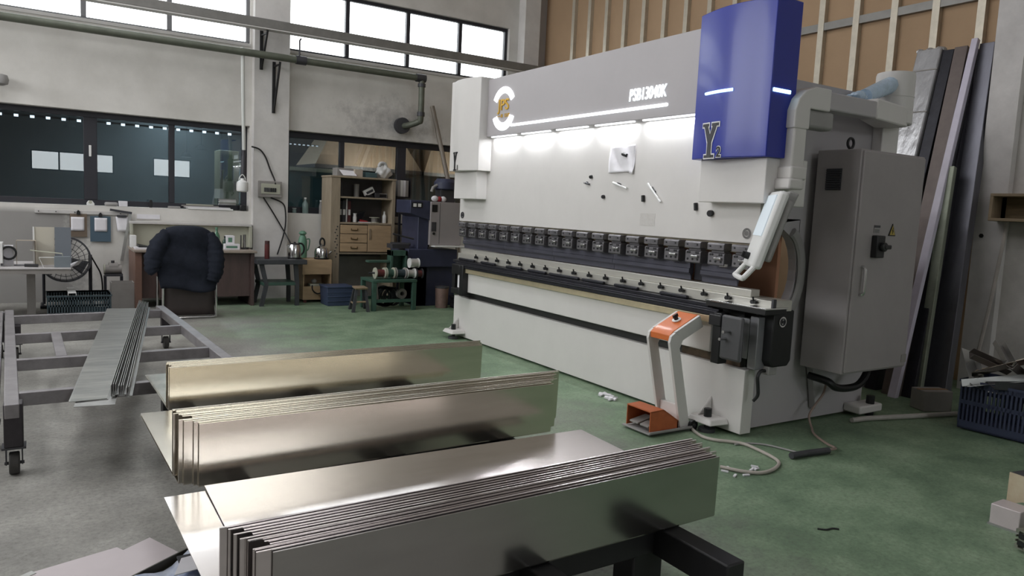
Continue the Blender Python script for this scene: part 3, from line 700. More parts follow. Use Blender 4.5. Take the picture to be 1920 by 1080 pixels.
def marker(a, b, cap, label, body=WHITEPL):
    a, b = Vector(a), Vector(b); t = thing('marker_pen', label, 'marker pen', a, 0, 'marker pens on the machine front')
    MB().cyl(a, a.lerp(b, .7), .008, 10).build('barrel', body, t); MB().cyl(a.lerp(b, .7), b, .0095, 10).build('cap', cap, t); MB().cyl(a.lerp(b, .5)+Vector((.01,0,.006)), a.lerp(b, .75)+Vector((.01,0,.006)), .008, 8).build('magnet_clip', BLACK, t)
marker((3.785,4.36,1.603), (3.785,4.52,1.648), WHITEPL, 'white marker stuck level below the crumpled paper')
marker((3.785,3.98,1.505), (3.785,4.125,1.638), WHITEPL, 'white marker stuck steeply slanted above a bar magnet')
marker((3.785,4.82,1.636), (3.785,4.885,1.65), GREYPL, 'short dark clipped marker on the far part of the machine front', DARKGREY)
tag(MB().box(3.7985, 3.80, 4.04, 4.2, 1.33, 1.42).build('tape_residue', mat('glue_residue', (198,194,190), .45, c2=(208,205,202), scale=30)), 'faint grey patch of old tape on the machine front', 'tape')

# ------------------------------------------------------------------ pedal stand
PS = thing('pedal_stand', 'white foot pedal stand with orange head in front of the machine', 'foot pedal', (3.42, 3.49, 0))
def post(y0, y1):
    m = MB()
    pr = [(3.53,.03),(3.385,.60),(3.40,.66),(3.64,.765),(3.675,.69),(3.46,.595),(3.615,.03)]
    a = [(3.53,.03),(3.615,.03),(3.475,.56),(3.385,.60)]; b = [(3.385,.60),(3.475,.56),(3.50,.615),(3.43,.665),(3.395,.64)]; c = [(3.43,.668),(3.50,.612),(3.675,.692),(3.64,.768)]
    for q in (a, b, c): m.prism(q, 'y', y0, y1)
    return m.build('side_plate', WHITEMACH, PS, smooth=False)
post(3.385, 3.405); post(3.585, 3.605)
m = MB(); m.prism([(3.40,.605),(3.398,.645),(3.43,.672),(3.64,.772),(3.655,.74),(3.47,.655)], 'y', 3.405, 3.585); hd_ = m.build('control_head', ORANGE, PS, bev=.004, label='orange control head')
m = MB(); m.M = Matrix.Translation((3.535,3.49,.727)) @ Matrix.Rotation(math.radians(-25.5), 4, 'Y'); m.lathe([(.03,0),(.03,.006),(.02,.007)], (0,0,0), 18); m.build('knob_plate', WHITEPL, hd_)
m = MB(); m.M = Matrix.Translation((3.535,3.49,.727)) @ Matrix.Rotation(math.radians(-25.5), 4, 'Y'); m.lathe([(.015,.006),(.013,.03)], (0,0,0), 12); m.box(-.02,.02,-.006,.006,.02,.042); m.build('selector_knob', BLACK, hd_)
m = MB(); m.box(3.24, 3.62, 3.36, 3.63, .012, .024); m.box(3.24,3.62,3.36,3.372,.012,.035); m.build('base_plate', GREYPL, PS, bev=.004)
m = MB(); m.box(3.53,3.56,3.405,3.585,.03,.17); m.build('rear_plate', WHITEMACH, PS, bev=.003)
m = MB()
m.prism([(3.25,.03),(3.25,.16),(3.36,.165),(3.50,.075),(3.50,.03)], 'y', 3.375, 3.381); m.prism([(3.25,.03),(3.25,.16),(3.36,.165),(3.50,.075),(3.50,.03)], 'y', 3.594, 3.60)
m.hexa([(3.25,3.375,.158),(3.36,3.375,.163),(3.36,3.60,.163),(3.25,3.60,.158)], [(3.25,3.375,.165),(3.36,3.375,.17),(3.36,3.60,.17),(3.25,3.60,.165)])
m.hexa([(3.36,3.375,.163),(3.50,3.375,.073),(3.50,3.60,.073),(3.36,3.60,.163)], [(3.36,3.375,.17),(3.502,3.375,.08),(3.502,3.60,.08),(3.36,3.60,.17)])
m.box(3.49,3.50,3.375,3.6,.03,.08)
m.build('pedal_guard', ORANGED, PS, smooth=False, label='orange hood over the two pedals')
for y0 in (3.40, 3.50):
    m = MB(); m.hexa([(3.26,y0,.05),(3.40,y0,.075),(3.40,y0+.08,.075),(3.26,y0+.08,.05)], [(3.26,y0,.062),(3.40,y0,.087),(3.40,y0+.08,.087),(3.26,y0+.08,.062)]); m.build('pedal', STONEGREY, PS, bev=.003)
for y0 in (3.375, 3.615): MB().cyl((3.635,y0-.012,.035),(3.635,y0+.012,.035),.035,18).build('wheel', BLACK, PS); 
for y0 in (3.36, 3.60): MB().cyl((3.635,y0,.035),(3.635,y0+.004,.035),.014,14).build('wheel_hub', CHROME, PS)
m = MB(); m.tube([(3.60,3.49,.02),(3.70,3.45,.012),(3.62,3.36,.012),(3.56,3.22,.012),(3.58,3.13,.012),(3.64,3.07,.012),(3.69,2.99,.012),(3.68,2.88,.012),(3.65,2.75,.012),(3.60,2.66,.012),(3.48,2.60,.012),(3.36,2.59,.012),(3.28,2.65,.012),(3.22,2.76,.012)], .010, 8)
m.build('cable', mat('pale_grey_cable', (176,168,160), .5), PS, label='pale grey cable looping across the floor')

# ------------------------------------------------------------------ trestle carrying the bent sheets
TR = thing('trestle_table', 'black welded steel trestle under the three stacks of bent sheets', 'trestle', (1.2, 2.8, 0))
def beam(p0, p1, w, h, z1):
    (x0, y0), (x1, y1) = p0, p1; d = Vector((x1-x0, y1-y0, 0)).normalized(); n = Vector((-d.y, d.x, 0))*w/2
    a, b = Vector((x0,y0,z1-h)), Vector((x1,y1,z1-h)); u = Vector((0,0,h))
    return MB().hexa([a-n, b-n, b+n, a+n], [a-n+u, b-n+u, b+n+u, a+n+u])
for (x0, y0) in ((.60,1.78),(1.19,1.50),(1.72,1.385)):
    beam((x0,y0),(x0-.03 if x0 < 1 else x0+.02,4.40), .075, .10, .392).build('long_beam', BLACKTUBE, TR, bev=.006)
for yb, x0, x1 in ((1.73,.55,1.72),(2.70,.53,1.74),(4.30,.53,1.74)):
    beam((x0,yb),(x1,yb), .07, .09, .385).build('cross_beam', BLACKTUBE, TR, bev=.006)
for xx, yy in ((1.68,1.76),(.60,1.80),(1.72,4.28),(.60,4.28)):
    MB().box(xx-.065,xx+.065,yy-.05,yy+.05,0,.30).build('leg', BLACKTUBE, TR, bev=.006)

# ------------------------------------------------------------------ bent sheets: L profiles nested in three stacks
SHEET_T = .0028
def bent_sheet(x0, x1, yf, zb, zt, yr, m, label, group, rot=0, lean=0, tv=.006):
    """upright flange at yf from zb to zt, flat flange running back to yr"""
    t = SHEET_T; r = .007
    lo = math.tan(math.radians(lean))*(zt-zb-r)
    prof = [(yr, zb), (yf+r, zb), (yf+r*.3, zb+r*.3), (yf, zb+r), (yf-lo, zt)]
    inn = [(yf+tv-lo, zt), (yf+tv, zb+r+t*.4), (yf+r+tv*.4, zb+t), (yr, zb+t)]
    mb = MB()
    xm = (x0+x1)/2
    mb.M = Matrix.Translation((xm,yf,0)) @ Matrix.Rotation(rot, 4, 'Z') @ Matrix.Translation((-xm,-yf,0))
    P0 = [mb.v((x0, a, b)) for a, b in prof]; P1 = [mb.v((x1, a, b)) for a, b in prof]
    Q0 = [mb.v((x0, a, b)) for a, b in reversed(inn)]; Q1 = [mb.v((x1, a, b)) for a, b in reversed(inn)]
    n = len(prof); 
    Q0 = Q0; k = len(Q0)
    for i in range(n-1): mb.face([P0[i], P0[i+1], P1[i+1], P1[i]])
    for i in range(k-1): mb.face([Q0[i], Q1[i], Q1[i+1], Q0[i+1]])
    mb.face([P0[0], P1[0], Q1[0], Q0[0]]); mb.face([P0[-1], Q0[-1], Q1[-1], P1[-1]])
    for S, T in ((P0, Q0), (P1, Q1)):
        mb.face([S[0], S[1], T[1], T[0]]); mb.face([S[1], S[2], T[1]]); mb.face([S[2], S[3], T[2], T[1]]); mb.face([S[3], S[4], T[3], T[2]])
    o = mb.build('bent_sheet', m, smooth=False)
    return tag(o, label, 'metal sheet', group)
rnd = random.Random(3)
ROTS = math.radians(1.2)
def stack(xs, y0, z0, dz, dy, h, depth, m_of, labels, group, mids, lean=0):
    n = len(xs)
    for k, (x0, x1) in enumerate(xs):
        lab = labels.get(k, mids); g = group
        bent_sheet(x0, x1, y0+dy*k, z0+dz*k, z0+dz*k+h+rnd.uniform(-.002,.002), y0+depth+rnd.uniform(-.006,.006), m_of(k), lab, g, ROTS, lean, dy*.68)
# front stack: outermost sheet first
xs = [(.43,1.915),(.395,1.91),(.39,1.90),(.43,1.93),(.42,1.89),(.385,1.92),(.37,1.88),(.40,1.90),(.36,1.91),(.385,1.87),(.352,1.90),(.335,1.89)]
stack(xs, 1.635, .396, .0031, .0092, .212, .885, lambda k: STAINLESS2 if k else STAINDARK, {0: 'outermost long bent sheet of the stack nearest the camera', len(xs)-1: 'innermost bent sheet of the lilac stack, wide flat flange uppermost'}, 'bent sheets of the lilac stack', 'inner bent sheet nested in the lilac stack nearest the camera', .8)
xs = [(.445,1.955),(.43,1.95),(.40,1.97),(.385,2.0),(.43,1.99),(.40,2.01),(.39,2.02),(.375,2.03),(.385,2.05),(.375,2.06)]
stack(xs, 2.655, .396, .0034, .0115, .228, .92, lambda k: STAINLESS, {0: 'outermost bent sheet of the middle stack on the trestle', len(xs)-1: 'innermost bent sheet of the middle stack, back edge highest'}, 'bent sheets of the middle stack', 'inner bent sheet nested in the middle stack of three', 1.6)
xs = [(.49,2.175),(.485,2.18),(.50,2.17),(.49,2.185),(.48,2.18),(.485,2.19)]
stack(xs, 3.68, .396, .0036, .0105, .206, .72, lambda k: STAINLESS, {0: 'outermost bent sheet of the small stack towards the window wall', len(xs)-1: 'innermost bent sheet of the small stack towards the window wall'}, 'bent sheets of the small stack', 'inner bent sheet nested in the small stack of six', 2.4)

tag(MB().hexa([(.437,1.79,.4375),(1.98,1.80,.4375),(2.02,2.53,.4375),(.445,2.535,.4375)],[(.437,1.79,.4405),(1.98,1.80,.4405),(2.02,2.53,.4405),(.445,2.535,.4405)]).build('flat_blank', STAINLESS2, smooth=False), 'loose flat lilac sheet lying inside the stack nearest the camera', 'metal sheet')

# ------------------------------------------------------------------ wheeled frame with flat blanks
CT = thing('frame_trolley', 'long open steel frame trolley on castors carrying flat blanks', 'trolley', (.40, 5.85, 0))
ZT = .36
def caster(x, y, par):
    m = MB(); m.cyl((x-.022,y,.055),(x+.022,y,.055),.055,20); wl = m.build('caster_wheel', RUBBER, par, bev=.006)
    m = MB(); m.box(x-.036,x-.03,y-.02,y+.02,.05,.14); m.box(x+.03,x+.036,y-.02,y+.02,.05,.14); m.box(x-.05,x+.05,y-.05,y+.05,.135,.145); m.cyl((x-.041,y,.055),(x+.041,y,.055),.008,10)
    m.build('caster_fork', DARKGREY, par)
beam((-.132,4.19),(-.237,7.50), .062, .07, ZT).build('side_rail', CARTSTEEL, CT, bev=.004)
beam((1.035,4.25),(.925,7.52), .068, .07, ZT).build('side_rail', CARTSTEEL, CT, bev=.004)
for (a, b) in (((-.11,4.45),(1.01,4.50)), ((-.14,5.32),(.975,5.37)), ((-.17,6.25),(.945,6.35)), ((-.205,7.16),(.92,7.25))):
    beam(a, b, .05, .07, ZT-.002).build('cross_bar', CARTSTEEL, CT, bev=.004)
beam((.098,5.36),(.08,6.25), .06, .03, ZT).build('short_bar', CARTSTEEL, CT, bev=.003)
for xx, yy in ((-.128,4.245),(1.0,4.34),(-.19,7.1),(.945,7.28)):
    MB().box(xx-.040,xx+.040,yy-.05,yy+.05,.145,ZT-.001 if yy < 5 else ZT-.07).build('leg', CARTDARK, CT, bev=.005); caster(xx, yy, CT)
# second frame just peeping in at the edge
C2 = thing('frame_trolley', 'second steel frame trolley only just showing beside the first', 'trolley', (-.8, 5.9, 0))
beam((-.225,4.62),(-.305,7.38), .06, .07, ZT+.01).build('side_rail', CARTSTEEL, C2, bev=.004); beam((-1.3,4.62),(-1.35,7.38), .06, .07, ZT+.01).build('side_rail', CARTSTEEL, C2, bev=.004)
for yy in (4.75,6.0,7.3): beam((-1.3,yy),(-.26,yy+.03), .05, .07, ZT+.008).build('cross_bar', CARTSTEEL, C2, bev=.004)
for xx, yy in ((-.25,4.72),(-1.3,4.72),(-.30,7.25),(-1.33,7.25)):
    MB().box(xx-.035,xx+.035,yy-.04,yy+.04,.145,ZT-.05).build('leg', CARTDARK, C2, bev=.005); caster(xx, yy, C2)
# flat blanks
def blank(q, z, label, m=GALV, t=.003):
    mb = MB(); mb.hexa([(x, y, z) for x, y in q], [(x, y, z+t) for x, y in q]); return tag(mb.build('flat_blank', m, smooth=False), label, 'metal sheet', 'flat blanks on the trolley')
blank([(.118,4.03),(.292,4.01),(.73,7.33),(.49,7.31)], ZT, 'lowest flat blank on the trolley, end pushed out furthest', GALV)
blank([(.10,4.13),(.27,4.115),(.735,7.33),(.485,7.37)], ZT+.0035, 'flat blank second from the bottom on the trolley')
blank([(.105,4.11),(.265,4.12),(.74,7.30),(.48,7.35)], ZT+.007, 'uppermost wide flat blank on the trolley, smeared with dusty streaks', mat('dusty_streaked_sheet', (182,182,176), .34, metal=.8, c2=(140,140,138), scale=3, stretch=(1,4,1)))
# narrow angle strips lying on the blanks
def strip(k, label):
    o = .0175*k
    a0 = Vector((.285+o*.62, 4.14-o*.5+(k % 3)*.02, 0)); a1 = Vector((.745+o*.48, 7.42-o*1.0, 0))
    d = (a1-a0).normalized(); n = Vector((d.y, -d.x, 0)); z = ZT+.0115+.0032*(k % 2)
    mb = MB()
    for s0, s1, z0, z1 in ((-.002, .001, z, z+.058-.0012*k), (.0015, .0155, z, z+.003)):
        mb.hexa([a0+n*s0+Vector((0,0,z0)), a0+n*s1+Vector((0,0,z0)), a1+n*s1+Vector((0,0,z0)), a1+n*s0+Vector((0,0,z0))], [a0+n*s0+Vector((0,0,z1)), a0+n*s1+Vector((0,0,z1)), a1+n*s1+Vector((0,0,z1)), a1+n*s0+Vector((0,0,z1))])
    return tag(mb.build('angle_strip', GALV, smooth=False), label, 'metal strip', 'angle strips on the trolley')
for k in range(8):
    strip(k, {0: 'first narrow angle strip beside the bare side of the flat blanks', 7: 'last narrow angle strip at the open side of the trolley'}.get(k, 'narrow bright angle strip in the middle of the bundle on the trolley'))

# ------------------------------------------------------------------ floor by the camera
def lie(name, q, z, t, m, label, cat, group=None):
    mb = MB(); mb.hexa([(x, y, z) for x, y in q], [(x, y, z+t) for x, y in q]); return tag(mb.build(name, m, smooth=False), label, cat, group)
FILM = mat('lilac_grey_film_sheet', (202,192,194), .5, var=.05, scale=3)
lie('lilac_sheet', [(-.35,2.72),(.02,2.62),(.265,3.10),(.232,3.165),(-.15,3.05)], .001, .003, FILM, 'lower lilac grey sheet on the floor with its corner sticking out', 'metal sheet', 'sheets on the floor')
lie('lilac_sheet', [(-.30,2.45),(.28,2.52),(.446,2.975),(.352,3.19),(-.02,2.92)], .006, .003, FILM, 'large lilac grey sheet lying on top on the floor', 'metal sheet', 'sheets on the floor')
lie('metal_strip', [(-.15,3.02),(-.14,2.99),(-.035,3.065),(-.05,3.09)], .002, .004, GALV, 'short bright metal strip on the floor beside the lilac sheets', 'metal strip')
t = thing('open_carton', 'low open carton with blue and white wrappings at the picture edge', 'carton', (.42, 2.6, 0))
m = MB(); Q = [(.15,2.72),(.505,2.965),(.62,2.72),(.27,2.45)]
m.hexa([(x,y,.012) for x,y in Q], [(x,y,.02) for x,y in Q])
for i in range(4):
    (ax,ay),(bx,by) = Q[i], Q[(i+1) % 4]; d = Vector((bx-ax,by-ay,0)).normalized(); nn = Vector((-d.y,d.x,0))*.006
    a, b = Vector((ax,ay,.02)), Vector((bx,by,.02)); m.hexa([a, b, b-nn, a-nn], [a+Vector((0,0,.035)), b+Vector((0,0,.035)), b-nn+Vector((0,0,.035)), a-nn+Vector((0,0,.035))])
m.build('carton_wall', mat('dark_olive_card', (92,90,82), .7, var=.1), t, smooth=False)
m = MB(); m.sheet(lambda u, v: (.19+.33*u+.09*v, 2.71+.225*u-.2*v, .05+.02*math.sin(9*u+4*v)), 10, 8); m.build('wrapping', mat('blue_white_wrapping', (120,134,168), .3, c2=(210,214,222), scale=9, bump=.6, bscale=20), t, thick=.002)
m = MB(); m.box(.40,.46,2.77,2.82,.075,.08); m.build('dark_label', DARKGREY, t)
lie('paper_slip', [(.41,2.78),(.54,2.80),(.50,2.68),(.37,2.66)], .085, .003, PAPER, 'white slip of paper lying in the low carton', 'paper')
# litter along the machine foot
LIT = rnd
for (x, y, n, lab) in ((3.62,4.25,5,'crumpled white wrapping scraps at the foot of the machine'),):
    m = MB()
    for i in range(n):
        a = LIT.uniform(0, 6); m.M = Matrix.Translation((x+LIT.uniform(-.05,.05), y+LIT.uniform(-.09,.09), .012)) @ Matrix.Rotation(a, 4, 'Z') @ Matrix.Rotation(.3, 4, 'X'); m.box(-.05,.05,-.012,.012,-.006,.008)
    tag(m.build('wrapping_scrap', PAPER, smooth=False), lab, 'scrap')
m = MB()
for i in range(9):
    a = LIT.uniform(0, 6); m.M = Matrix.Translation((3.31+LIT.uniform(-.12,.12), 2.70+LIT.uniform(-.10,.08), .006)) @ Matrix.Rotation(a, 4, 'Z'); m.box(-.02,.02,-.006,.006,-.004,.004)
o = tag(m.build('litter', PAPER, smooth=False), 'small pale crumbs of litter inside the cable loop on the floor', 'litter'); o['kind'] = 'stuff'
for q, lab in (([(3.0,1.98),(3.03,1.955),(3.07,1.95),(3.09,1.93)], 'thin dark thread on the green floor near the lilac stack'), ([(3.02,1.32),(3.05,1.31),(3.08,1.30)], 'short dark splinter on the green floor near the picture edge')):
    tag(MB().tube([(a, b, .004) for a, b in q], .004, 6).build('floor_thread', BLACK), lab, 'litter')
tag(MB().tube([(3.75,2.69,.022),(3.89,2.68,.022),(4.06,2.655,.022)], .020, 10).build('iron_bar', DARKGREY), 'dull dark round bar lying on the floor beside the machine', 'bar')
tag(MB().tube([(3.64,3.02,.008),(3.74,3.0,.008),(3.82,2.93,.008),(3.86,2.82,.008),(3.88,2.74,.008)], .006, 8).build('spare_cable', GREYPL), 'thin grey cable end lying towards the dark round bar', 'cable')
tag(MB().tube([(4.86,3.02,.022),(5.03,3.0,.022),(5.29,2.93,.022),(5.56,2.86,.022),(5.84,2.79,.022)], .018, 8).build('floor_hose', mat('dusty_white_hose', (176,172,166), .7, var=.15)), 'dusty white hose running over the floor to the blue crate', 'hose')

# ------------------------------------------------------------------ right side: leaning profiles, scrap crate, boxes
def leaning(name, top, bot, tw, bw, d, m, label, parts=None):
    """a long profile: top and bottom given by the centre of their front edge; widths along Y; depth d along the lean"""
    T, B = Vector(top), Vector(bot); ax = (T-B).normalized(); wdir = Vector((0,1,0)); n = ax.cross(wdir).normalized()
    if n.x < 0: n = -n
    mb = MB()
    mb.hexa([B-wdir*bw/2, B+wdir*bw/2, B+wdir*bw/2+n*d, B-wdir*bw/2+n*d], [T-wdir*tw/2, T+wdir*tw/2, T+wdir*tw/2+n*d, T-wdir*tw/2+n*d])
    return mb, (T, B, ax, wdir, n)
G = 'long profiles leaning on the board wall'
t = thing('wrapped_profile', 'silver plastic wrapped bundle leaning on the wall, first behind the cabinet', 'metal profile', (6.1,3.84,0), 0, G)
mb, fr = leaning('', (7.05,3.97,3.08), (6.0,3.80,.0), .23, .23, .10, None, '')
mb.build('wrapping', WRAP, t, bev=.012)
T, B, ax, wd, n = fr
for s in (.93, .80, .62, .45):
    c = B+(T-B)*s; mb = MB(); q = [c-wd*.12-n*.004, c+wd*.12-n*.004, c+wd*.12+n*.104, c-wd*.12+n*.104]; mb.hexa(q, [p+ax*.012 for p in q]); mb.build('strap', STONEGREY, t)
mb = MB()
for i in range(8): mb.sphere(tuple(T+wd*(-.1+.03*i)+n*.05+ax*(.01*math.sin(i*2))), .04, (1,.9,.7), 8, 5)
mb.build('wrap_end', WRAP, t)
def prof(name, top, bot, tw, bw, d, m, label, flange=True):
    mb, fr = leaning(name, top, bot, tw, bw, d, m, label)
    o = mb.build(name, m, bev=.004, smooth=False); return tag(o, label, 'metal profile', G)
prof('black_profile', (7.07,3.80,3.05), (6.05,3.62,0), .10, .10, .10, BLACKSTEEL, 'black steel profile leaning beside the silver wrapped bundle')
prof('brown_profile', (7.06,3.685,3.06), (6.0,3.42,0), .115, .14, .10, mat('brown_grey_profile', (112,102,98), .45, metal=.4, var=.15), 'brown grey profile leaning between the black one and the lilac one')
prof('lilac_profile', (7.0,3.545,3.10), (5.93,3.36,0), .055, .07, .05, LILAC, 'narrow lilac filmed profile leaning out over the others')
prof('dark_profile', (7.08,3.575,3.02), (6.06,3.305,0), .07, .10, .10, BLACKSTEEL, 'dark profile leaning close under the narrow lilac one')
prof('steel_profile', (7.07,3.47,3.06), (6.30,3.24,0), .125, .24, .10, mat('dull_blue_grey_steel', (112,112,120), .36, metal=.75, var=.18, scale=4, stretch=(3,3,.4)), 'widest blue grey steel profile leaning against the white pillar')
prof('short_profile', (6.62,3.44,1.95), (6.12,3.27,0), .07, .08, .05, mat('greenish_ribbed_profile', (146,152,136), .4, metal=.5, var=.15), 'short greenish profile leaning in front of the widest one')
t = thing('stone_block', 'small grey carton on the floor at the foot of the leaning profiles', 'box', (5.85,2.95,0), -.42)
m = MB(); m.M = Matrix.Translation((5.86,3.0,0)) @ Matrix.Rotation(-.42, 4, 'Z'); m.box(-.12,.12,-.08,.08,0,.16); m.build('body', STONEGREY, t, bev=.006)
m = MB(); m.M = Matrix.Translation((5.86,3.0,0)) @ Matrix.Rotation(-.42, 4, 'Z'); m.box(-.122,.122,-.02,.02,.1585,.162); m.build('tape', CARD, t)
t = thing('wooden_box', 'shallow pale wooden box fixed to the white wall by the pillar', 'wooden box', (6.85,2.95,1.61))
m = MB(); x0, x1 = 6.74, 6.98; y0, y1 = 2.55, 3.15
m.box(x0,x1,y0,y1,1.70,1.725); m.box(x0,x1,y0,y1,1.495,1.52); m.box(x0,x1,y1-.025,y1,1.52,1.70); m.box(x0,x1,y0,y0+.025,1.52,1.70); m.build('casing', WOODGREY, t, bev=.003)
MB().box(6.90,6.915,2.57,3.13,1.52,1.70).build('back_board', mat('dark_streaked_wood', (112,96,70), .7, var=.35, scale=5, stretch=(1,1,10)), t)
tag(MB().tube([(6.86,3.05,1.49),(6.855,3.07,1.2),(6.85,3.11,.75),(6.85,3.16,.30),(6.85,3.17,.0)], .016, 8).build('wall_conduit', mat('dusty_conduit', (176,168,162), .7, var=.15)), 'slanting pale conduit hanging from the wooden box to the floor', 'pipe')
o = struct('trim_41', MB().cyl((6.896,3.26,1.366),(6.902,3.26,1.366),.02,6), BLACK)
# scrap crate
CRX, CRY, CRA = 5.73, 2.31, math.radians(94)
CM = Matrix.Translation((CRX,CRY,0)) @ Matrix.Rotation(CRA, 4, 'Z')
def crate(root, M, L, W, H, m, slots=12, frames=True):
    mb = MB(); mb.M = M; th = .008
    mb.box(-L/2,L/2,-W/2,W/2,.012,.024)
    for (x0,x1,y0,y1) in ((-L/2,L/2,-W/2,-W/2+th),(-L/2,L/2,W/2-th,W/2),(-L/2,-L/2+th,-W/2,W/2),(L/2-th,L/2,-W/2,W/2)):
        for z0, z1 in ((.012,.07),(H*.52,H*.60),(H-.05,H)): mb.box(x0,x1,y0,y1,z0,z1)
    mb.box(-L/2-.01,L/2+.01,-W/2-.01,-W/2+th,H-.018,H); mb.box(-L/2-.01,L/2+.01,W/2-th,W/2+.01,H-.018,H); mb.box(-L/2-.01,-L/2+th,-W/2,W/2,H-.018,H); mb.box(L/2-th,L/2+.01,-W/2,W/2,H-.018,H)
    k = int(L/.026)
    for i in range(k+1):
        x = -L/2+.004+(L-.008)*i/k
        for yy in (-W/2, W/2-th): mb.box(x-.0065,x+.0065,yy,yy+th,.06,H-.02)
    k = int(W/.026)
    for i in range(k+1):
        y = -W/2+.004+(W-.008)*i/k
        for xx in (-L/2, L/2-th): mb.box(xx,xx+th,y-.0065,y+.0065,.06,H-.02)
    return mb.build('slotted_wall', m, root, smooth=False)
t = thing('plastic_crate', 'slotted navy plastic crate heaped with metal offcuts by the pillar', 'crate', (CRX,CRY,0), CRA)
crate(t, CM, .64, .44, .36, mat('dark_navy_plastic', (46,54,80), .5, var=.15))
def offcut(c, rz, rx, ry, L, W, H, m, label, u=False):
    mb = MB(); mb.M = Matrix.Translation(c) @ Matrix.Rotation(rz, 4, 'Z') @ Matrix.Rotation(rx, 4, 'X') @ Matrix.Rotation(ry, 4, 'Y')
    mb.box(-L/2,L/2,-W/2,W/2,0,.003); mb.box(-L/2,L/2,-W/2,-W/2+.003,0,H)
    if u: mb.box(-L/2,L/2,W/2-.003,W/2,0,H)
    return tag(mb.build('metal_offcut', m, smooth=False), label, 'metal offcut', 'metal offcuts heaped in the crate')
LILSH = mat('lilac_filmed_offcut', (190,180,210), .35, metal=.4)
BRN = mat('brown_grey_offcut', (110,102,98), .45, metal=.5, var=.15)
OC = [((5.37,2.60,.42),1.2,.3,-.9,.30,.10,.04,GALV,'bent offcut standing up at the end of the crate'),((5.40,2.47,.34),2.6,.2,.12,.46,.06,.05,GALV,'bright long offcut sticking out flat over the crate rim'),
 ((5.50,2.50,.44),-.5,.4,-.35,.42,.06,.05,STAINLESS,'shiny offcut sloping up out of the crate'),((5.62,2.36,.44),.5,-.5,.15,.36,.14,.07,BRN,'brown grey angled offcut across the heap'),
 ((5.63,2.32,.50),-.7,.9,.25,.26,.16,.03,LILSH,'lilac filmed offcut on the very top of the heap'),((5.55,2.44,.42),.1,.5,.3,.5,.05,.05,BRN,'narrow dark offcut lying crosswise in the heap'),
 ((5.53,2.36,.34),-.75,.2,0,.5,.20,.06,DARKGREY,'wide dark offcut half filling the crate'),((5.46,2.55,.46),-1.0,.7,.5,.28,.06,.05,BRN,'short dark channel offcut beside the standing one'),
 ((5.66,2.22,.43),-.4,-.4,.1,.34,.06,.06,GALV,'pale channel offcut at the far end of the heap'),((5.58,2.52,.52),.9,.2,-.5,.24,.07,.04,GALV,'small pale offcut tilted over the back of the crate'),
 ((5.70,2.30,.55),-1.1,.6,-.3,.24,.09,.04,GALV,'grey offcut leaning up behind the lilac one')]
for a in OC: offcut((a[0][0]+.16, 2.38+(a[0][1]-2.44)*1.25, a[0][2]+.02), a[1], a[2], a[3], a[4], a[5], a[6], a[7], a[8], a[4] < .3)
# grey block, tan panel and profile end at the picture edge
t = thing('bent_box_part', 'pale pinkish folded metal box on the green floor before the tan panel', 'metal box', (3.9,1.57,0))
m = MB(); m.box(3.84,3.96,1.505,1.635,.008,.105); m.build('body', mat('pinkish_grey_metal', (196,186,186), .45, metal=.2, var=.06), t, bev=.004)
m = MB(); m.box(3.835,3.965,1.50,1.64,0,.010); m.build('lip', GALV, t)
TM = Matrix.Translation((4.01,1.52,0)) @ Matrix.Rotation(math.radians(-100), 4, 'Z')
t = thing('cut_panel', 'tan panel with a round cut out standing behind the pinkish metal box', 'panel', (4.01,1.52,0), math.radians(-100))
m = MB(); m.M = TM; n = 16
m.box(-.13,-.11,-.004,.004,0,.225)
for i in range(n):
    a, b = PI-PI*i/n, PI-PI*(i+1)/n
    xa, xb = .08+.19*math.cos(a), .08+.19*math.cos(b); za, zb_ = .045+.075*math.sin(a), .045+.075*math.sin(b)
    m.prism([(xa,za),(xb,zb_),(xb,.225),(xa,.225)], 'y', -.004, .004)
m.box(.27,.33,-.004,.004,0,.225); m.build('front_panel', mat('tan_stained_panel', (196,188,162), .6, c2=(176,154,128), scale=5), t, smooth=False)
m = MB(); m.M = TM; m.box(-.13,.33,.004,.16,.218,.225); m.box(.322,.33,.004,.16,0,.218); m.build('dark_top', DARKGREY, t)
m = MB(); m.M = TM; m.sheet(lambda u, v: (-.11+.38*u, .01+.12*v, .01+.085*math.sin(PI*u)*(1-.3*v)), 12, 4); m.build('curved_liner', mat('olive_liner', (120,128,104), .4, metal=.4), t, thick=.003)
t = thing('slotted_extrusion', 'end of an aluminium slotted extrusion lying on the green floor', 'extrusion', (3.63,1.36,0))
m = MB(); m.M = Matrix.Translation((3.62,1.405,.058)) @ Matrix.Rotation(math.radians(-112), 4, 'Z') @ Matrix.Scale(.75, 4)
for sx in (-1,1):
    for sz in (-1,1):
        m.box(sx*.03-.012,sx*.03+.012,0,.5,sz*.045-.012,sz*.045+.012)
    m.box(sx*.016-.004,sx*.016+.004,0,.5,-.022,.022); m.box(sx*.04-.003,sx*.04+.003,0,.5,-.02,-.008); m.box(sx*.04-.003,sx*.04+.003,0,.5,.008,.02)
m.box(-.02,.02,0,.5,-.004,.004); m.box(-.02,.02,0,.5,.05,.057); m.box(-.02,.02,0,.5,-.057,-.05); m.build('slotted_bar', mat('raw_aluminium', (150,152,140), .4, metal=.7, var=.2), t, smooth=False)
m = MB(); m.M = Matrix.Translation((3.62,1.405,.058)) @ Matrix.Rotation(math.radians(-112), 4, 'Z') @ Matrix.Scale(.75, 4); m.box(-.025,.025,-.001,.001,-.035,-.006); m.box(-.02,.02,-.001,.001,.008,.04); m.build('end_core', BLACK, t)

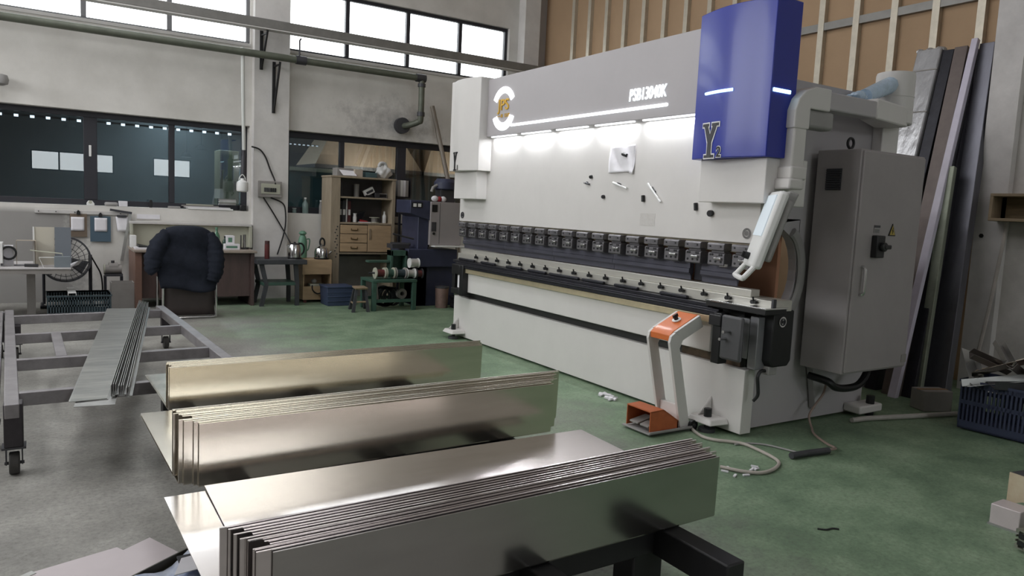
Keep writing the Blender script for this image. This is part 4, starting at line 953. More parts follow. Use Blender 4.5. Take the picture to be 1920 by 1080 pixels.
# ------------------------------------------------------------------ pipes and fittings on the window wall
PIPEM = mat('dull_green_grey_pipe', (100,104,92), .5, metal=.3, var=.2, scale=6)
t = thing('wall_pipe', 'lower dark pipe along the window wall that turns down to a round flange', 'pipe', (2, 10.4, 3.3))
m = MB(); m.tube([(-4,10.4,3.30),(4.80,10.4,3.30)], .048, 14); m.tube([(4.80,10.4,3.30),(4.86,10.4,3.29),(4.875,10.4,3.22),(4.875,10.4,2.72),(4.86,10.43,2.66),(4.74,10.55,2.60),(4.70,10.69,2.60)], .045, 12); m.build('tube', PIPEM, t)
m = MB(); m.cyl((4.69,10.62,2.60),(4.69,10.70,2.60),.12,22); m.build('flange', DARKGREY, t)
for a, b in (((4.78,10.4,3.30),(4.93,10.4,3.30)),((4.875,10.4,3.17),(4.875,10.4,3.22)),((4.875,10.4,2.74),(4.875,10.4,2.80)),((2.98,10.4,3.3),(3.12,10.4,3.3))): MB().cyl(a, b, .06, 14).build('pipe_joint', DARKGREY, t)
m = MB(); m.tube([(3.03,10.4,3.34),(3.03,10.4,3.56),(3.05,10.4,3.59)], .012, 8); m.build('vent_rod', DARKGREY, t)
t = thing('wall_pipe', 'upper grey square pipe running across the bright high windows', 'pipe', (3, 10.4, 3.7))
m = MB(); m.box(-4, 7.2, 10.33, 10.45, 3.64, 3.76); m.build('tube', mat('grey_square_duct', (128,126,122), .5, metal=.3, var=.12), t, bev=.01)
m = MB(); m.box(-4, 7.2, 10.32, 10.46, 3.625, 3.64); m.build('lower_flange', SILLW, t)
def bracket(x, zt, zb, label, r=.012):
    t = thing('pipe_bracket', label, 'bracket', (x, 10.55, zb), 0, 'V-shaped pipe brackets')
    m = MB(); m.box(x-.02,x+.02,10.545,10.57,zb,zt); m.build('wall_leg', BLACK, t)
    m = MB(); m.tube([(x,10.55,zb+.01),(x+.03,10.36,zt-.02)], .016, 8); m.build('strut', BLACK, t)
    m = MB(); m.tube([(x,10.56,zt-.06),(x+.02,10.34,zt-.06)], .014, 8); m.build('shelf_bar', BLACK, t)
bracket(2.56, 3.64, 3.13, 'smaller black V bracket between the two pipes on the pillar'); bracket(2.73, 3.255, 2.57, 'larger black V bracket under the lower pipe on the pillar')
t = thing('wall_light', 'small dark round fitting on the wall above the dark window', 'fitting', (-.36,10.6,2.6))
MB().lathe([(.03,-.07),(.075,-.05),(.085,0),(.07,.05),(.03,.06)], (-.365,10.56,2.62), 18).build('body', GREYPL, t); MB().cyl((-.365,10.56,2.62),(-.365,10.70,2.66),.02,8).build('arm', DARKGREY, t)
t = thing('clear_hose', 'clear plastic hose hanging down beside the pillar', 'hose', (2.30,10.4,2.03))
m = MB(); m.tube([(2.285,10.42,3.36),(2.29,10.42,3.0),(2.30,10.43,2.6),(2.315,10.45,2.2),(2.32,10.46,2.03)], .024, 10); m.build('tube', mat('cloudy_tube', (206,208,204), .25, spec=.7), t)
m = MB(); m.cyl((2.32,10.46,1.93),(2.32,10.46,2.08),.02,10); m.cyl((2.315,10.46,1.62),(2.32,10.46,1.94),.035,12); m.build('hose_end', DARKGREY, t)
t = thing('plastic_jug', 'white plastic jug hanging at the corner of the dark window', 'jug', (2.296,10.42,1.46))
MB().lathe([(.05,1.468),(.072,1.48),(.076,1.50),(.076,1.57),(.07,1.60),(.03,1.625),(.026,1.65)], (2.296,10.42,0), 20).build('body', WHITEPL, t); MB().tube([(2.25,10.42,1.60),(2.26,10.42,1.66),(2.296,10.42,1.70),(2.33,10.42,1.66),(2.34,10.42,1.60)], .006, 8).build('handle', WHITEPL, t)
t = thing('distribution_box', 'grey electrical box with breakers on the white pillar', 'electrical box', (2.69,10.57,1.41))
m = MB(); m.box(2.535,2.845,10.50,10.57,1.415,1.638); m.build('housing', STONEGREY, t, bev=.006)
m = MB(); m.box(2.56,2.82,10.492,10.50,1.46,1.60); m.build('cover', CREAM, t, bev=.004)
for i in range(6): MB().box(2.60+i*.028,2.622+i*.028,10.482,10.492,1.49,1.545).build('breaker', BLACK if i > 2 else DARKGREY, t)
m = MB(); m.tube([(2.44,10.55,2.09),(2.55,10.55,2.06),(2.63,10.55,1.96),(2.69,10.54,1.80),(2.75,10.53,1.66),(2.75,10.49,1.60)], .010, 8); tag(m.build('power_cord', BLACK), 'black cord curving down the pillar into the electrical box', 'cord')
m = MB(); m.tube([(2.60,10.53,1.41),(2.74,10.54,1.2),(2.91,10.5,.90),(2.93,10.3,.76),(2.84,9.95,.70)], .010, 8); tag(m.build('power_cord', BLACK), 'black cord slanting from the electrical box to the steel kettle', 'cord')
m = MB(); m.tube([(2.70,10.53,1.41),(2.87,10.54,1.34),(2.91,10.54,1.2),(2.90,10.54,.96),(2.80,10.53,.62)], .010, 8); tag(m.build('power_cord', BLACK), 'black cord bowing out then down behind the small dark table', 'cord')
# leaning pole
tag(MB().tube([(5.17,10.62,2.94),(5.50,10.3,1.2),(5.55,10.2,.0)], .035, 12).build('steel_pole', mat('dull_tan_pole', (140,132,122), .5, metal=.3)), 'long dull pole leaning on the window wall beside the machine', 'pole')
# hanging rail, clipboards, ruler
MB().box(-.06,.94,10.675,10.70,1.095,1.142).build('batten', SILLW, bev=.003)
o = bpy.data.objects['batten']; tag(o, 'pale wooden batten with hooks under the dark window', 'rail')
m = MB()
for x in (-.02,.16,.36,.64,.86): m.cyl((x,10.675,1.118),(x,10.655,1.118),.007,8)
m.build('hook', DARKGREY, o)
def clipboard(x0, x1, z0, z1, m, label, paper):
    t = thing('clipboard', label, 'clipboard', ((x0+x1)/2,10.68,z0), 0, 'clipboards on the wall')
    MB().box(x0,x1,10.670,10.678,z0,z1).build('board', m, t)
    xm = (x0+x1)/2; m2 = MB(); m2.box(xm-.02,xm+.02,10.655,10.67,z1-.01,z1+.03); m2.cyl((xm,10.66,z1+.03),(xm,10.68,z1+.035),.012,10); m2.build('clip', BLACK, t)
    a, b, c, d = paper; MB().sheet(lambda u, v: (a+(b-a)*u, 10.664-.012*max(0,.3-v)*math.sin(PI*u), c+(d-c)*v), 6, 6).build('paper', PAPER, t, thick=.001)
clipboard(.305,.49,.815,1.10,mat('brown_hardboard', (112,98,84), .7, var=.15),'brown clipboard with old paper hanging at the batten',(.315,.46,.89,1.06))
clipboard(.523,.75,.758,1.078,mat('blue_grey_board', (72,92,106), .5),'blue clipboard with white sheets hanging at the batten',(.57,.71,.888,1.058))
t = thing('paper_sheaf', 'white sheaf of paper under a clip beside the blue clipboard', 'paper', (.88,10.68,.89))
MB().sheet(lambda u, v: (.805+.02*(1-v)+.14*u, 10.665-.01*(1-v), .895+.185*v), 4, 6).build('sheets', PAPER, t, thick=.004); MB().box(.82,.93,10.645,10.668,1.075,1.10).build('clip', DARKGREY, t)
t = thing('try_square', 'steel set square with long blade hanging beside the paper sheaf', 'square', (.9,10.66,.52))
m = MB(); m.M = Matrix.Translation((.92,10.655,.82)) @ Matrix.Rotation(math.radians(9.5), 4, 'Y'); m.box(-.018,.018,-.004,.004,-.31,.31); m.build('blade', GALV, t)
m = MB(); m.M = Matrix.Translation((.865,10.65,1.148)) @ Matrix.Rotation(math.radians(8), 4, 'Y'); m.box(-.125,.125,-.008,.008,-.014,.014); m.build('stock', DARKGREY, t)
tag(MB().box(.955,1.03,10.66,10.70,.705,.815).build('wall_socket', GREYPL, bev=.006), 'grey wall socket low on the wall beside the desk', 'socket')
tag(MB().box(1.05,1.32,10.69,10.70,1.06,1.12).build('wall_notice', PAPER), 'faded narrow notice strip on the wall above the desk', 'notice')

# on the ledge of the dark window
def ledge(name, x0, x1, z0, z1, m, label, cat, y0=10.705, y1=10.82, bev=.004, group='things on the window ledge'):
    return tag(MB().box(x0,x1,y0,y1,z0,z1).build(name, m, bev=bev), label, cat, group)
ZL = Z0+.001
t = thing('tape_dispenser', 'white tape dispenser on the window ledge near the batten', 'tape dispenser', (.53,10.75,ZL), 0, 'things on the window ledge')
m = MB(); m.prism([(.49,ZL),(.575,ZL),(.575,ZL+.025),(.55,ZL+.06),(.51,ZL+.06),(.49,ZL+.03)], 'y', 10.71, 10.76); m.build('body', WHITEPL, t, bev=.003); MB().cyl((.53,10.708,ZL+.042),(.53,10.762,ZL+.042),.02,14).build('roll', CREAM, t)
ledge('card_box', .848,.945,ZL,ZL+.07,PAPER,'small white carton standing on the ledge above the set square','carton')
ledge('folded_bag', .69,.84,ZL,ZL+.05,GREYPL,'crumpled grey bag on the ledge beside the white carton','bag',10.72,10.84,.02)
ledge('dark_jar', 1.20,1.235,ZL,ZL+.10,BLACK,'slim black jar on the window ledge','jar',10.72,10.755)
o = ledge('stone_tray', 1.43,1.57,ZL,ZL+.03,GREYPL,'grey tray on the ledge beside the stacked boards','tray')
for i, (a, b, h, mm, lab) in enumerate(((1.66,2.235,.018,WHITEPL,'lowest white board of the pile on the window ledge'),(1.63,2.20,.016,PAPER,'second white board of the pile on the window ledge'),(1.60,2.05,.014,STONEGREY,'grey folder on the pile on the window ledge'),(1.66,1.98,.012,CREAM,'topmost cream folder of the pile on the window ledge'))):
    tag(MB().box(a,b,10.69,10.84,ZL+.002+i*.018,ZL+.002+i*.018+h).build('board', mm), lab, 'board', 'boards piled on the window ledge')
t = thing('steel_can', 'steel cylinder lying on the pile on the window ledge', 'cylinder', (2.16,10.76,1.31), 0, 'things on the window ledge')
MB().cyl((2.06,10.76,1.323),(2.28,10.76,1.323),.045,18).build('body', GALV, t); MB().cyl((2.05,10.76,1.323),(2.06,10.76,1.323),.046,18).build('rim', CHROME, t)
ledge('dark_tool', 2.33,2.42,ZL,ZL+.09,BLACK,'black power tool at the end of the window ledge','tool',10.72,10.82,.02)
# ledge of the second window: bottles
def bottle(x, y, z, h, r, m, label, group, cap=WHITEPL, cat='bottle', neck=.35):
    t = thing('bottle', label, cat, (x, y, z), 0, group)
    MB().lathe([(r*.9,0),(r,.01),(r,h*.55),(r*.85,h*.65),(r*neck,h*.8),(r*neck,h*.92)], (x,y,z), 16).build('body', m, t); MB().lathe([(r*neck*1.15,h*.9),(r*neck*1.15,h)], (x,y,z), 14).build('cap', cap, t)
bottle(3.26,10.78,ZL,.23,.045,BOTTLEGL,'clear glass bottle on the second window ledge','bottles on the second window ledge')
bottle(3.49,10.78,ZL,.20,.026,GREYPL,'slim grey spray bottle on the second window ledge','bottles on the second window ledge',neck=.6)
bottle(3.10,10.78,ZL,.07,.03,BOTTLEGL,'short glass jar on the second window ledge','bottles on the second window ledge',neck=.9)

# ------------------------------------------------------------------ bench with bent parts, fan, black crate
t = thing('work_bench', 'low steel bench with pale top and a single grey leg in view', 'bench', (-.5,9.5,0))
MB().box(-1.4,.268,9.2,10.05,.545,.562).build('bench_top', mat('scratched_white_top', (200,196,196), .5, var=.08), t, bev=.003)
MB().box(-1.38,.262,9.215,9.235,.495,.545).build('apron', STONEGREY, t)
for x in (-.10,-1.3): MB().box(x-.04,x+.04,9.58,9.66,0,.52).build('leg', STONEGREY, t)
MB().box(-.18,-.09,9.56,9.58,.46,.54).build('leg_clamp', BLACKSTEEL, t)
def bent_plate(name, pts, y0, y1, m, label, cat='bent part', t_=.004, group='bent parts on the bench'):
    """a folded strip: profile in XZ swept along Y"""
    mb = MB()
    for (a, b) in zip(pts, pts[1:]):
        d = Vector((b[0]-a[0], b[1]-a[1])); n = Vector((-d.y, d.x)).normalized()*t_
        mb.prism([a, b, (b[0]+n.x, b[1]+n.y), (a[0]+n.x, a[1]+n.y)], 'y', y0, y1)
    return tag(mb.build(name, m, smooth=False), label, cat, group)
zb = .563
o = tag(MB().box(-.075,.125,9.55,9.56,zb,.976).build('sheet_panel', mat('cream_panel_face', (196,190,176), .5)), 'upright cream panel standing on the bench', 'panel', 'bent parts on the bench')
tag(MB().box(.128,.28,9.50,9.512,zb+.02,.98).build('sheet_panel', mat('blue_grey_panel', (116,122,130), .5)), 'upright blue grey panel beside the cream one on the bench', 'panel', 'bent parts on the bench')
tag(MB().box(-.075,-.06,9.538,9.549,zb,.978).build('edge_strip', WHITEPL), 'thin white edge strip against the cream panel', 'strip')
bent_plate('bent_part',[(-.22,zb),(-.22,.83),(-.05,.83),(-.05,zb)],9.42,9.54,mat('beige_bent_part', (172,160,146), .5),'beige bent box part on the bench before the cream panel')
bent_plate('bent_part',[(-.10,.735),(.10,.71),(.19,.70),(.205,zb+.001)],9.30,9.41,CREAM,'cream lipped tray lying across the other parts on the bench')
bent_plate('bent_part',[(.02,zb),(-.02,.665),(.115,.665)],9.24,9.29,WHITEPL,'white angled part at the front of the bench')
tag(MB().box(.115,.262,9.225,9.29,zb,.68).build('bent_part', mat('blue_grey_box_part', (120,128,134), .5), bev=.003), 'blue grey box part at the bench corner', 'bent part', 'bent parts on the bench')
tag(MB().hexa([(.265,9.3,zb),(.28,9.3,zb),(.35,9.55,zb),(.30,9.55,zb)],[(.265,9.3,.575),(.34,9.3,.63),(.40,9.55,.63),(.265,9.55,.575)]).build('bent_part', PAPER), 'white sheet corner poking past the bench end', 'bent part', 'bent parts on the bench')
t = thing('hand_tool', 'black handled tool lying on the bench edge', 'tool', (-.09,9.25,zb))
MB().tube([(-.15,9.27,zb+.02),(-.03,9.24,zb+.02)], .016, 8).build('handle', BLACK, t); MB().tube([(-.15,9.27,zb+.02),(-.24,9.34,zb+.015)], .007, 8).build('blade', DARKGREY, t)
t = thing('white_machine', 'white box machine at the picture edge on the bench', 'machine', (-.42,9.45,zb))
MB().box(-.50,-.338,9.3,9.6,zb,.81).build('body', WHITEPL, t, bev=.006); MB().box(-.36,-.336,9.295,9.30,zb+.01,.60).build('foot_strip', DARKGREY, t)
m = MB(); m.ring((-.29,9.42,.70),'y',.075,.055,.05,20); tag(m.build('cable_coil', BLACK), 'coil of black cable on the bench beside the white machine', 'coil')
tag(MB().box(-.335,-.25,9.44,9.5,zb,.78).build('paper_pack', PAPER, bev=.003), 'white paper pack behind the black cable coil', 'pack')
# fan
t = thing('floor_fan', 'large round industrial fan on the floor behind the bench', 'fan', (.27,10.2,0))
FC = (.24,10.25,.57)
MB().ring(FC,'y',.27,.25,.14,36).build('drum', DARKGREY, t)
m = MB()
for i in range(24):
    a = 2*PI*i/24; m.tube([(FC[0]+.05*math.cos(a),10.165,FC[2]+.05*math.sin(a)),(FC[0]+.262*math.cos(a+.3),10.175,FC[2]+.262*math.sin(a+.3))], .0028, 5)
for r in (.08,.14,.20): m.ring((FC[0],10.168,FC[2]),'y',r+.003,r-.003,.005,28)
m.build('guard_grille', BLACK, t)
for i in range(3):
    a = 2*PI*i/3+.5; mb = MB(); mb.M = Matrix.Translation((FC[0],10.25,FC[2])) @ Matrix.Rotation(a, 4, 'Y'); mb.hexa([(.05,-.03,-.04),(.23,-.02,-.08),(.23,-.015,-.08),(.05,-.025,-.04)], [(.05,.03,.04),(.23,.02,.09),(.23,.025,.09),(.05,.035,.04)]); mb.build('blade', DARKGREY, t)
MB().cyl((FC[0],10.19,FC[2]),(FC[0],10.36,FC[2]),.06,18).build('motor', DARKGREY, t)
m = MB(); m.tube([(.02,10.3,.03),(.02,10.3,.56)], .016, 8); m.tube([(.50,10.3,.03),(.50,10.3,.62)], .02, 8); m.tube([(-.02,10.1,.02),(.54,10.1,.02)], .018, 8); m.tube([(.0,10.1,.02),(.0,10.45,.02)], .018, 8); m.tube([(.52,10.1,.02),(.52,10.45,.02)], .018, 8); m.build('stand', BLACKSTEEL, t)
m = MB(); m.tube([(.50,10.26,.62),(.56,10.3,.50),(.62,10.4,.36),(.64,10.5,.15),(.62,10.55,.01)], .009, 8); m.build('cord', BLACK, t)
# black crate with a white profile
t = thing('plastic_crate', 'dark teal slotted plastic crate on the floor beside the bench', 'crate', (.34,9.47,0))
crate(t, Matrix.Translation((.345,9.45,0)), .60, .44, .26, TEALPL)
tag(bent_plate('white_profile',[(.24,.262),(.24,.285),(.31,.285),(.31,.262)],9.2,9.75,WHITEPL,'white U profile laid across the dark teal crate'), 'white U profile laid across the dark teal crate', 'profile')
t = thing('small_carton', 'open grey brown carton standing on the floor beside the desk', 'carton', (.82,10.1,0))
m = MB(); m.box(.70,.945,9.96,9.97,0,.31); m.box(.70,.945,10.2,10.21,0,.31); m.box(.70,.71,9.97,10.2,0,.31); m.box(.935,.945,9.97,10.2,0,.31); m.box(.71,.935,9.97,10.2,0,.02); m.hexa([(.935,9.96,.30),(.945,9.96,.30),(.945,10.2,.30),(.935,10.2,.30)], [(.96,9.95,.34),(.97,9.95,.34),(.97,10.2,.34),(.96,10.2,.34)]); m.build('carton_wall', STONEGREY, t, smooth=False)
t = thing('motor_unit', 'small rusty motor resting on a stand behind the grey carton', 'motor', (.74,10.35,0))
m = MB(); m.cyl((.66,10.35,.44),(.84,10.35,.44),.055,16); m.cyl((.70,10.35,.47),(.80,10.35,.47),.05,12); m.build('housing', STONEGREY, t); m = MB(); m.box(.655,.85,10.28,10.42,.355,.385); m.build('base', DARKGREY, t); m = MB()
for x in (.66,.84):
    for y in (10.29,10.41): m.box(x-.012,x+.012,y-.012,y+.012,0,.355)
m.build('stand', BLACKSTEEL, t); MB().cyl((.745,10.35,.50),(.745,10.35,.545),.02,10).build('knob', DARKGREY, t); MB().cyl((.645,10.35,.44),(.66,10.35,.44),.06,16).build('end_cap', CREAM, t)

# ------------------------------------------------------------------ desk with hutch, chair with a jacket
t = thing('office_desk', 'dark red brown office desk with pale top against the wall', 'desk', (1.65,10.2,0))
MB().box(.93,2.36,9.83,10.62,.685,.715).build('desk_top', mat('worn_desk_top', (150,138,126), .5, var=.12), t, bev=.006)
MB().box(.945,1.02,9.87,10.6,0,.685).build('side_panel', mat('lighter_brown_veneer', (120,92,80), .5, var=.15), t, bev=.003); MB().box(2.29,2.335,9.87,10.6,0,.685).build('side_panel', WOODRED, t, bev=.003)
MB().box(1.02,2.29,9.93,9.96,.12,.685).build('modesty_panel', WOODRED, t)
m = MB(); m.box(.96,2.45,10.60,10.66,.715,1.0); m.build('back_board', CREAM, t); MB().box(.955,2.455,10.54,10.67,1.0,1.03).build('shelf_rim', SILLW, t, bev=.004)
m = MB(); m.box(.96,.985,10.5,10.6,.715,1.0); m.box(2.42,2.45,10.5,10.6,.715,1.0); m.build('hutch_side', CREAM, t)
ZD = .7155
G = 'things on the desk'
bottle(1.93,10.2,ZD,.28,.042,mat('green_glass', (80,120,96), .15, spec=.8),'tall green glass bottle on the desk behind the chair',G,GREENPL)
bottle(2.02,10.15,ZD,.17,.028,mat('dark_green_glass', (44,66,56), .15),'small dark green bottle on the desk beside the tall one',G,BLACK)
for a, b, z0, z1, lab, y in ((2.0,2.19,ZD,.79,'white carton lying on the desk beside the bottles',10.05),(2.03,2.13,.7905,.895,'small white carton standing on the larger white carton',10.08)):
    t = thing('white_carton', lab, 'carton', ((a+b)/2,y,z0), 0, G); MB().box(a,b,y,y+.12,z0,z1).build('body', PAPER, t, bev=.003); MB().box(a+.02,b-.03,y-.001,y,z0+.02,z1-.025).build('print', GREENPL, t)
t = thing('metal_stand', 'thin chrome tube stand on the desk end', 'stand', (2.28,10.2,ZD), 0, G); MB().cyl((2.28,10.2,ZD),(2.28,10.2,.91),.022,12).build('tube', CHROME, t); MB().lathe([(.05,0),(.045,.02)], (2.29,10.2,ZD), 16).build('base', BLACK, t); MB().cyl((2.235,10.2,ZD),(2.235,10.2,.90),.008,8).build('rod', DARKGREY, t)
t = thing('paper_tray', 'stack of papers under a dark folder on the desk corner', 'papers', (1.06,10.1,ZD), 0, G); MB().box(.96,1.15,9.95,10.2,ZD,.735).build('paper', PAPER, t); MB().hexa([(1.0,10.0,.736),(1.15,10.0,.736),(1.15,10.2,.736),(1.0,10.2,.736)],[(1.0,10.0,.755),(1.14,10.0,.742),(1.14,10.2,.742),(1.0,10.2,.77)]).build('folder', BLACK, t)
tag(MB().box(.935,1.0,10.25,10.4,ZD,.866).build('white_box', WHITEPL, bev=.004), 'white upright box at the desk corner by the wall', 'box', G)
t = thing('office_chair', 'chrome tube chair with dark back pulled up to the desk', 'chair', (1.4,9.1,0))
TUBE = CHROME
m = MB()
for sx in (1.135,1.69):
    m.tube([(sx,8.97,.88),(sx,8.96,.60),(sx,8.95,.30),(sx,8.95,.06),(sx+(.03 if sx < 1.4 else -.03),8.95,.02)], .013, 10)
    m.tube([(sx,8.95,.03),(sx,9.45,.03)], .013, 10); m.tube([(sx,9.45,.03),(sx,9.42,.45)], .013, 10); m.tube([(sx,8.97,.46),(sx,9.42,.45)], .013, 10)
m.tube([(1.15,8.95,.02),(1.675,8.95,.02)], .014, 10); m.build('chair_frame', TUBE, t)
MB().box(1.15,1.675,8.98,9.45,.44,.49).build('seat', BLACK, t, bev=.015)
MB().sheet(lambda u, v: (1.14+.545*u, 8.965-.02*math.sin(PI*u)+.02*v, .50+.42*v), 10, 6).build('backrest', BLACK, t, thick=.02)
MB().sheet(lambda u, v: (1.15+.525*u, 8.965, .04+.40*v), 6, 4).build('lower_panel', mat('dark_brown_panel', (58,50,48), .6, var=.15), t, thick=.006)
# jacket: shoulders over the chair back, hanging to the seat, sleeves hanging at the sides
t = thing('jacket', 'dark navy padded jacket hung over the chair back', 'jacket', (1.38,8.95,.35))
def body(u, v):
    # v 0 hem .. .78 shoulder line .. 1 over to the far side
    a = u*2-1
    w = (.275+.05*math.sin(v*2.2)) if v < .8 else .30-.06*(v-.8)/.2
    x = 1.385+w*a*(1+.05*math.sin(7*v))
    zt = 1.02-.10*abs(a)**3.5
    z = .34+.05*math.sin(5*u+1)*.6*(1-v)+(zt-.34)*min(v/.82, 1)
    y = 8.895-.045*math.cos(a*1.4)-.02*math.sin(9*u+4*v)-.014*math.sin(17*v+3*u)
    if v > .82:
        q = (v-.82)/.18; y += .17*q; z = zt+.03*math.sin(PI*q)-.02*q
    return (x, y, z)
MB().sheet(body, 30, 30).build('jacket_body', JACKET, t, thick=.03, ang=180)
def sleeve(pts, rs):
    m = MB(); n = 22; P = []; R = []
    for i in range(n+1):
        s = i/n*(len(pts)-1); k = min(int(s), len(pts)-2); f = s-k
        P.append(Vector(pts[k]).lerp(Vector(pts[k+1]), f)); R.append((rs[k]*(1-f)+rs[k+1]*f)*(1+.07*math.sin(i*2.4)))
    m.tube(P, R, 14); return m.build('sleeve', JACKET, t, ang=180)
sleeve([(1.18,8.93,.98),(1.09,8.90,.85),(1.03,8.88,.70),(1.02,8.86,.58),(1.05,8.86,.545)], [.06,.095,.095,.085,.06])
sleeve([(1.60,8.93,.97),(1.655,8.90,.84),(1.67,8.87,.68),(1.66,8.86,.54),(1.63,8.86,.44)], [.06,.09,.095,.09,.07])
MB().tube([(1.18,8.99,.995),(1.28,9.0,1.02),(1.40,9.0,1.025),(1.50,9.0,1.02),(1.58,8.99,.99)], .03, 10).build('collar', JACKET, t)

# ------------------------------------------------------------------ small dark table with flasks and kettles
t = thing('side_table', 'small dark painted table with splayed legs between desk and bookcase', 'table', (2.65,10.0,0))
MB().box(2.33,2.98,9.72,10.25,.55,.612).build('table_top', WOODDARK, t, bev=.006)
for x0, x1, y in ((2.40,2.42,9.78),(2.86,2.90,9.78),(2.40,2.42,10.18),(2.86,2.90,10.18)):
    s = -1 if x0 < 2.6 else 1
    m = MB(); xa = x0+.03
    m.hexa([(x0-.02,y-.02,0),(x0+.03,y-.02,0),(x0+.03,y+.02,0),(x0-.02,y+.02,0)], [(xa-.02-s*.03,y-.02,.28),(xa+.03-s*.03,y-.02,.28),(xa+.03-s*.03,y+.02,.28),(xa-.02-s*.03,y+.02,.28)])
    m.hexa([(xa-.02-s*.03,y-.02,.28),(xa+.03-s*.03,y-.02,.28),(xa+.03-s*.03,y+.02,.28),(xa-.02-s*.03,y+.02,.28)], [(x0-.025-(0 if s < 0 else .02),y-.02,.55),(x0+.03-(0 if s < 0 else .02),y-.02,.55),(x0+.03-(0 if s < 0 else .02),y+.02,.55),(x0-.025-(0 if s < 0 else .02),y+.02,.55)]); m.build('leg', WOODDARK, t, smooth=False)
MB().box(2.42,2.87,9.77,10.2,.27,.31).build('lower_shelf', GREENP, t, bev=.004)
ZT2 = .613
G = 'flask and kettles'
t = thing('vacuum_flask', 'maroon steel flask standing on the small dark table', 'flask', (2.50,9.9,ZT2), 0, G)
MB().lathe([(.03,0),(.032,.01),(.032,.19)], (2.50,9.9,ZT2), 18).build('body', MAROON, t); MB().lathe([(.031,.19),(.031,.232),(.025,.235)], (2.50,9.9,ZT2), 18).build('cap', mat('maroon_cap', (70,44,44), .4), t)
def kettle_a(x, y, z, label):
    t = thing('kettle', label, 'kettle', (x, y, z), 0, G)
    MB().lathe([(.09,0),(.09,.02)], (x,y,z), 24).build('base', BLACK, t)
    MB().lathe([(.085,.02),(.088,.06),(.078,.15),(.066,.19)], (x,y,z), 24).build('body', CHROME, t)
    MB().lathe([(.066,.19),(.05,.205),(.016,.21),(.014,.225)], (x,y,z), 20).build('lid', BLACK, t)
    MB().tube([(x+.05,y,z+.205),(x+.10,y,z+.20),(x+.128,y,z+.15),(x+.12,y,z+.09),(x+.085,y,z+.05)], .012, 8).build('handle', BLACK, t)
    m = MB(); m.prism([(x-.07,z+.19),(x-.105,z+.18),(x-.08,z+.13)], 'y', y-.02, y+.02); m.build('spout', CHROME, t)
kettle_a(2.865, 9.92, ZT2, 'shiny steel electric kettle with black handle on the small dark table')
t = thing('thermos', 'tall green plastic thermos behind the steel kettle', 'thermos', (3.07,10.25,.603), 0, G)
MB().lathe([(.058,.0),(.062,.02),(.062,.22),(.045,.29),(.032,.31)], (3.07,10.25,.603), 22).build('body', GREENPL, t); MB().lathe([(.03,.31),(.055,.335),(.045,.355),(.02,.372)], (3.07,10.25,.603), 18).build('cap', GREENPL, t); MB().tube([(3.13,10.25,.86),(3.165,10.25,.86),(3.168,10.25,.80),(3.15,10.25,.72),(3.13,10.25,.70)], .009, 8).build('handle', GREENPL, t)
t = thing('kettle', 'round bellied steel kettle with arched black handle on the plywood box', 'kettle', (3.30,10.12,.594), 0, G)
MB().lathe([(.098,0),(.10,.015),(.10,.10),(.085,.15),(.05,.175)], (3.30,10.12,.594), 26).build('body', CHROME, t); MB().lathe([(.05,.172),(.03,.19),(.012,.195),(.012,.21)], (3.30,10.12,.594), 18).build('lid', CHROME, t)
MB().tube([(3.28,10.12,.79),(3.275,10.12,.84),(3.295,10.12,.88),(3.325,10.12,.87),(3.34,10.12,.83),(3.335,10.12,.78)], .013, 8).build('handle', BLACK, t); MB().lathe([(.101,0),(.104,.02)], (3.30,10.12,.594), 26).build('burnt_base', BLACK, t); MB().tube([(3.39,10.12,.66),(3.44,10.12,.70)], [.02,.014], 10).build('spout', CHROME, t)
t = thing('plywood_box', 'open fronted plywood box under the round kettle', 'wooden box', (3.2,10.2,0))
MB().box(3.0,3.41,10.0,10.4,.39,.592).build('top_drawer', WOODTAN, t, bev=.003); m = MB(); m.box(3.01,3.025,10.0,10.4,.04,.39); m.box(3.39,3.405,10.0,10.4,.04,.39); m.box(3.025,3.39,10.38,10.4,.04,.39); m.box(3.025,3.39,10.0,10.38,.04,.055); m.build('carcass', WOODTAN, t)
MB().box(3.025,3.39,10.0,10.015,.055,.225).build('low_front', WOODTAN, t); m = MB()
for x in (3.05,3.36): m.box(x-.02,x+.02,10.02,10.06,0,.04); m.box(x-.02,x+.02,10.34,10.38,0,.04)
m.build('block_foot', MAROON, t)
tag(MB().tube([(3.14,10.0,.24),(3.14,9.985,.18),(3.19,9.98,.13),(3.25,9.98,.135),(3.30,9.985,.2)], .009, 8).build('cable_loop', BLACK), 'black cable loop hanging out of the plywood box', 'cable')
t = thing('pump_unit', 'pale gadget with hose lying inside the plywood box', 'gadget', (3.2,10.12,.056))
MB().box(3.13,3.33,10.06,10.2,.2,.25).build('body', CREAM, t, bev=.006); MB().sphere((3.2,10.12,.285), .04, (1,1,.8)).build('dome', GREYPL, t); MB().box(3.1,3.36,10.04,10.24,.056,.2).build('block', DARKGREY, t)
# blue folding crate
t = thing('storage_crate', 'solid dark blue crate on the floor before the bookcase', 'crate', (3.4,9.75,0))
m = MB(); m.hexa([(3.23,9.6,.0),(3.56,9.6,.0),(3.56,9.9,.0),(3.23,9.9,.0)], [(3.215,9.59,.255),(3.575,9.59,.255),(3.575,9.91,.255),(3.215,9.91,.255)])
for z in (.06,.12,.18): m.box(3.215,3.575,9.588,9.6,z,z+.012)
m.build('tub', BLUEPL, t, bev=.006); MB().box(3.205,3.585,9.58,9.92,.245,.268).build('rim', BLUEPL, t, bev=.006)

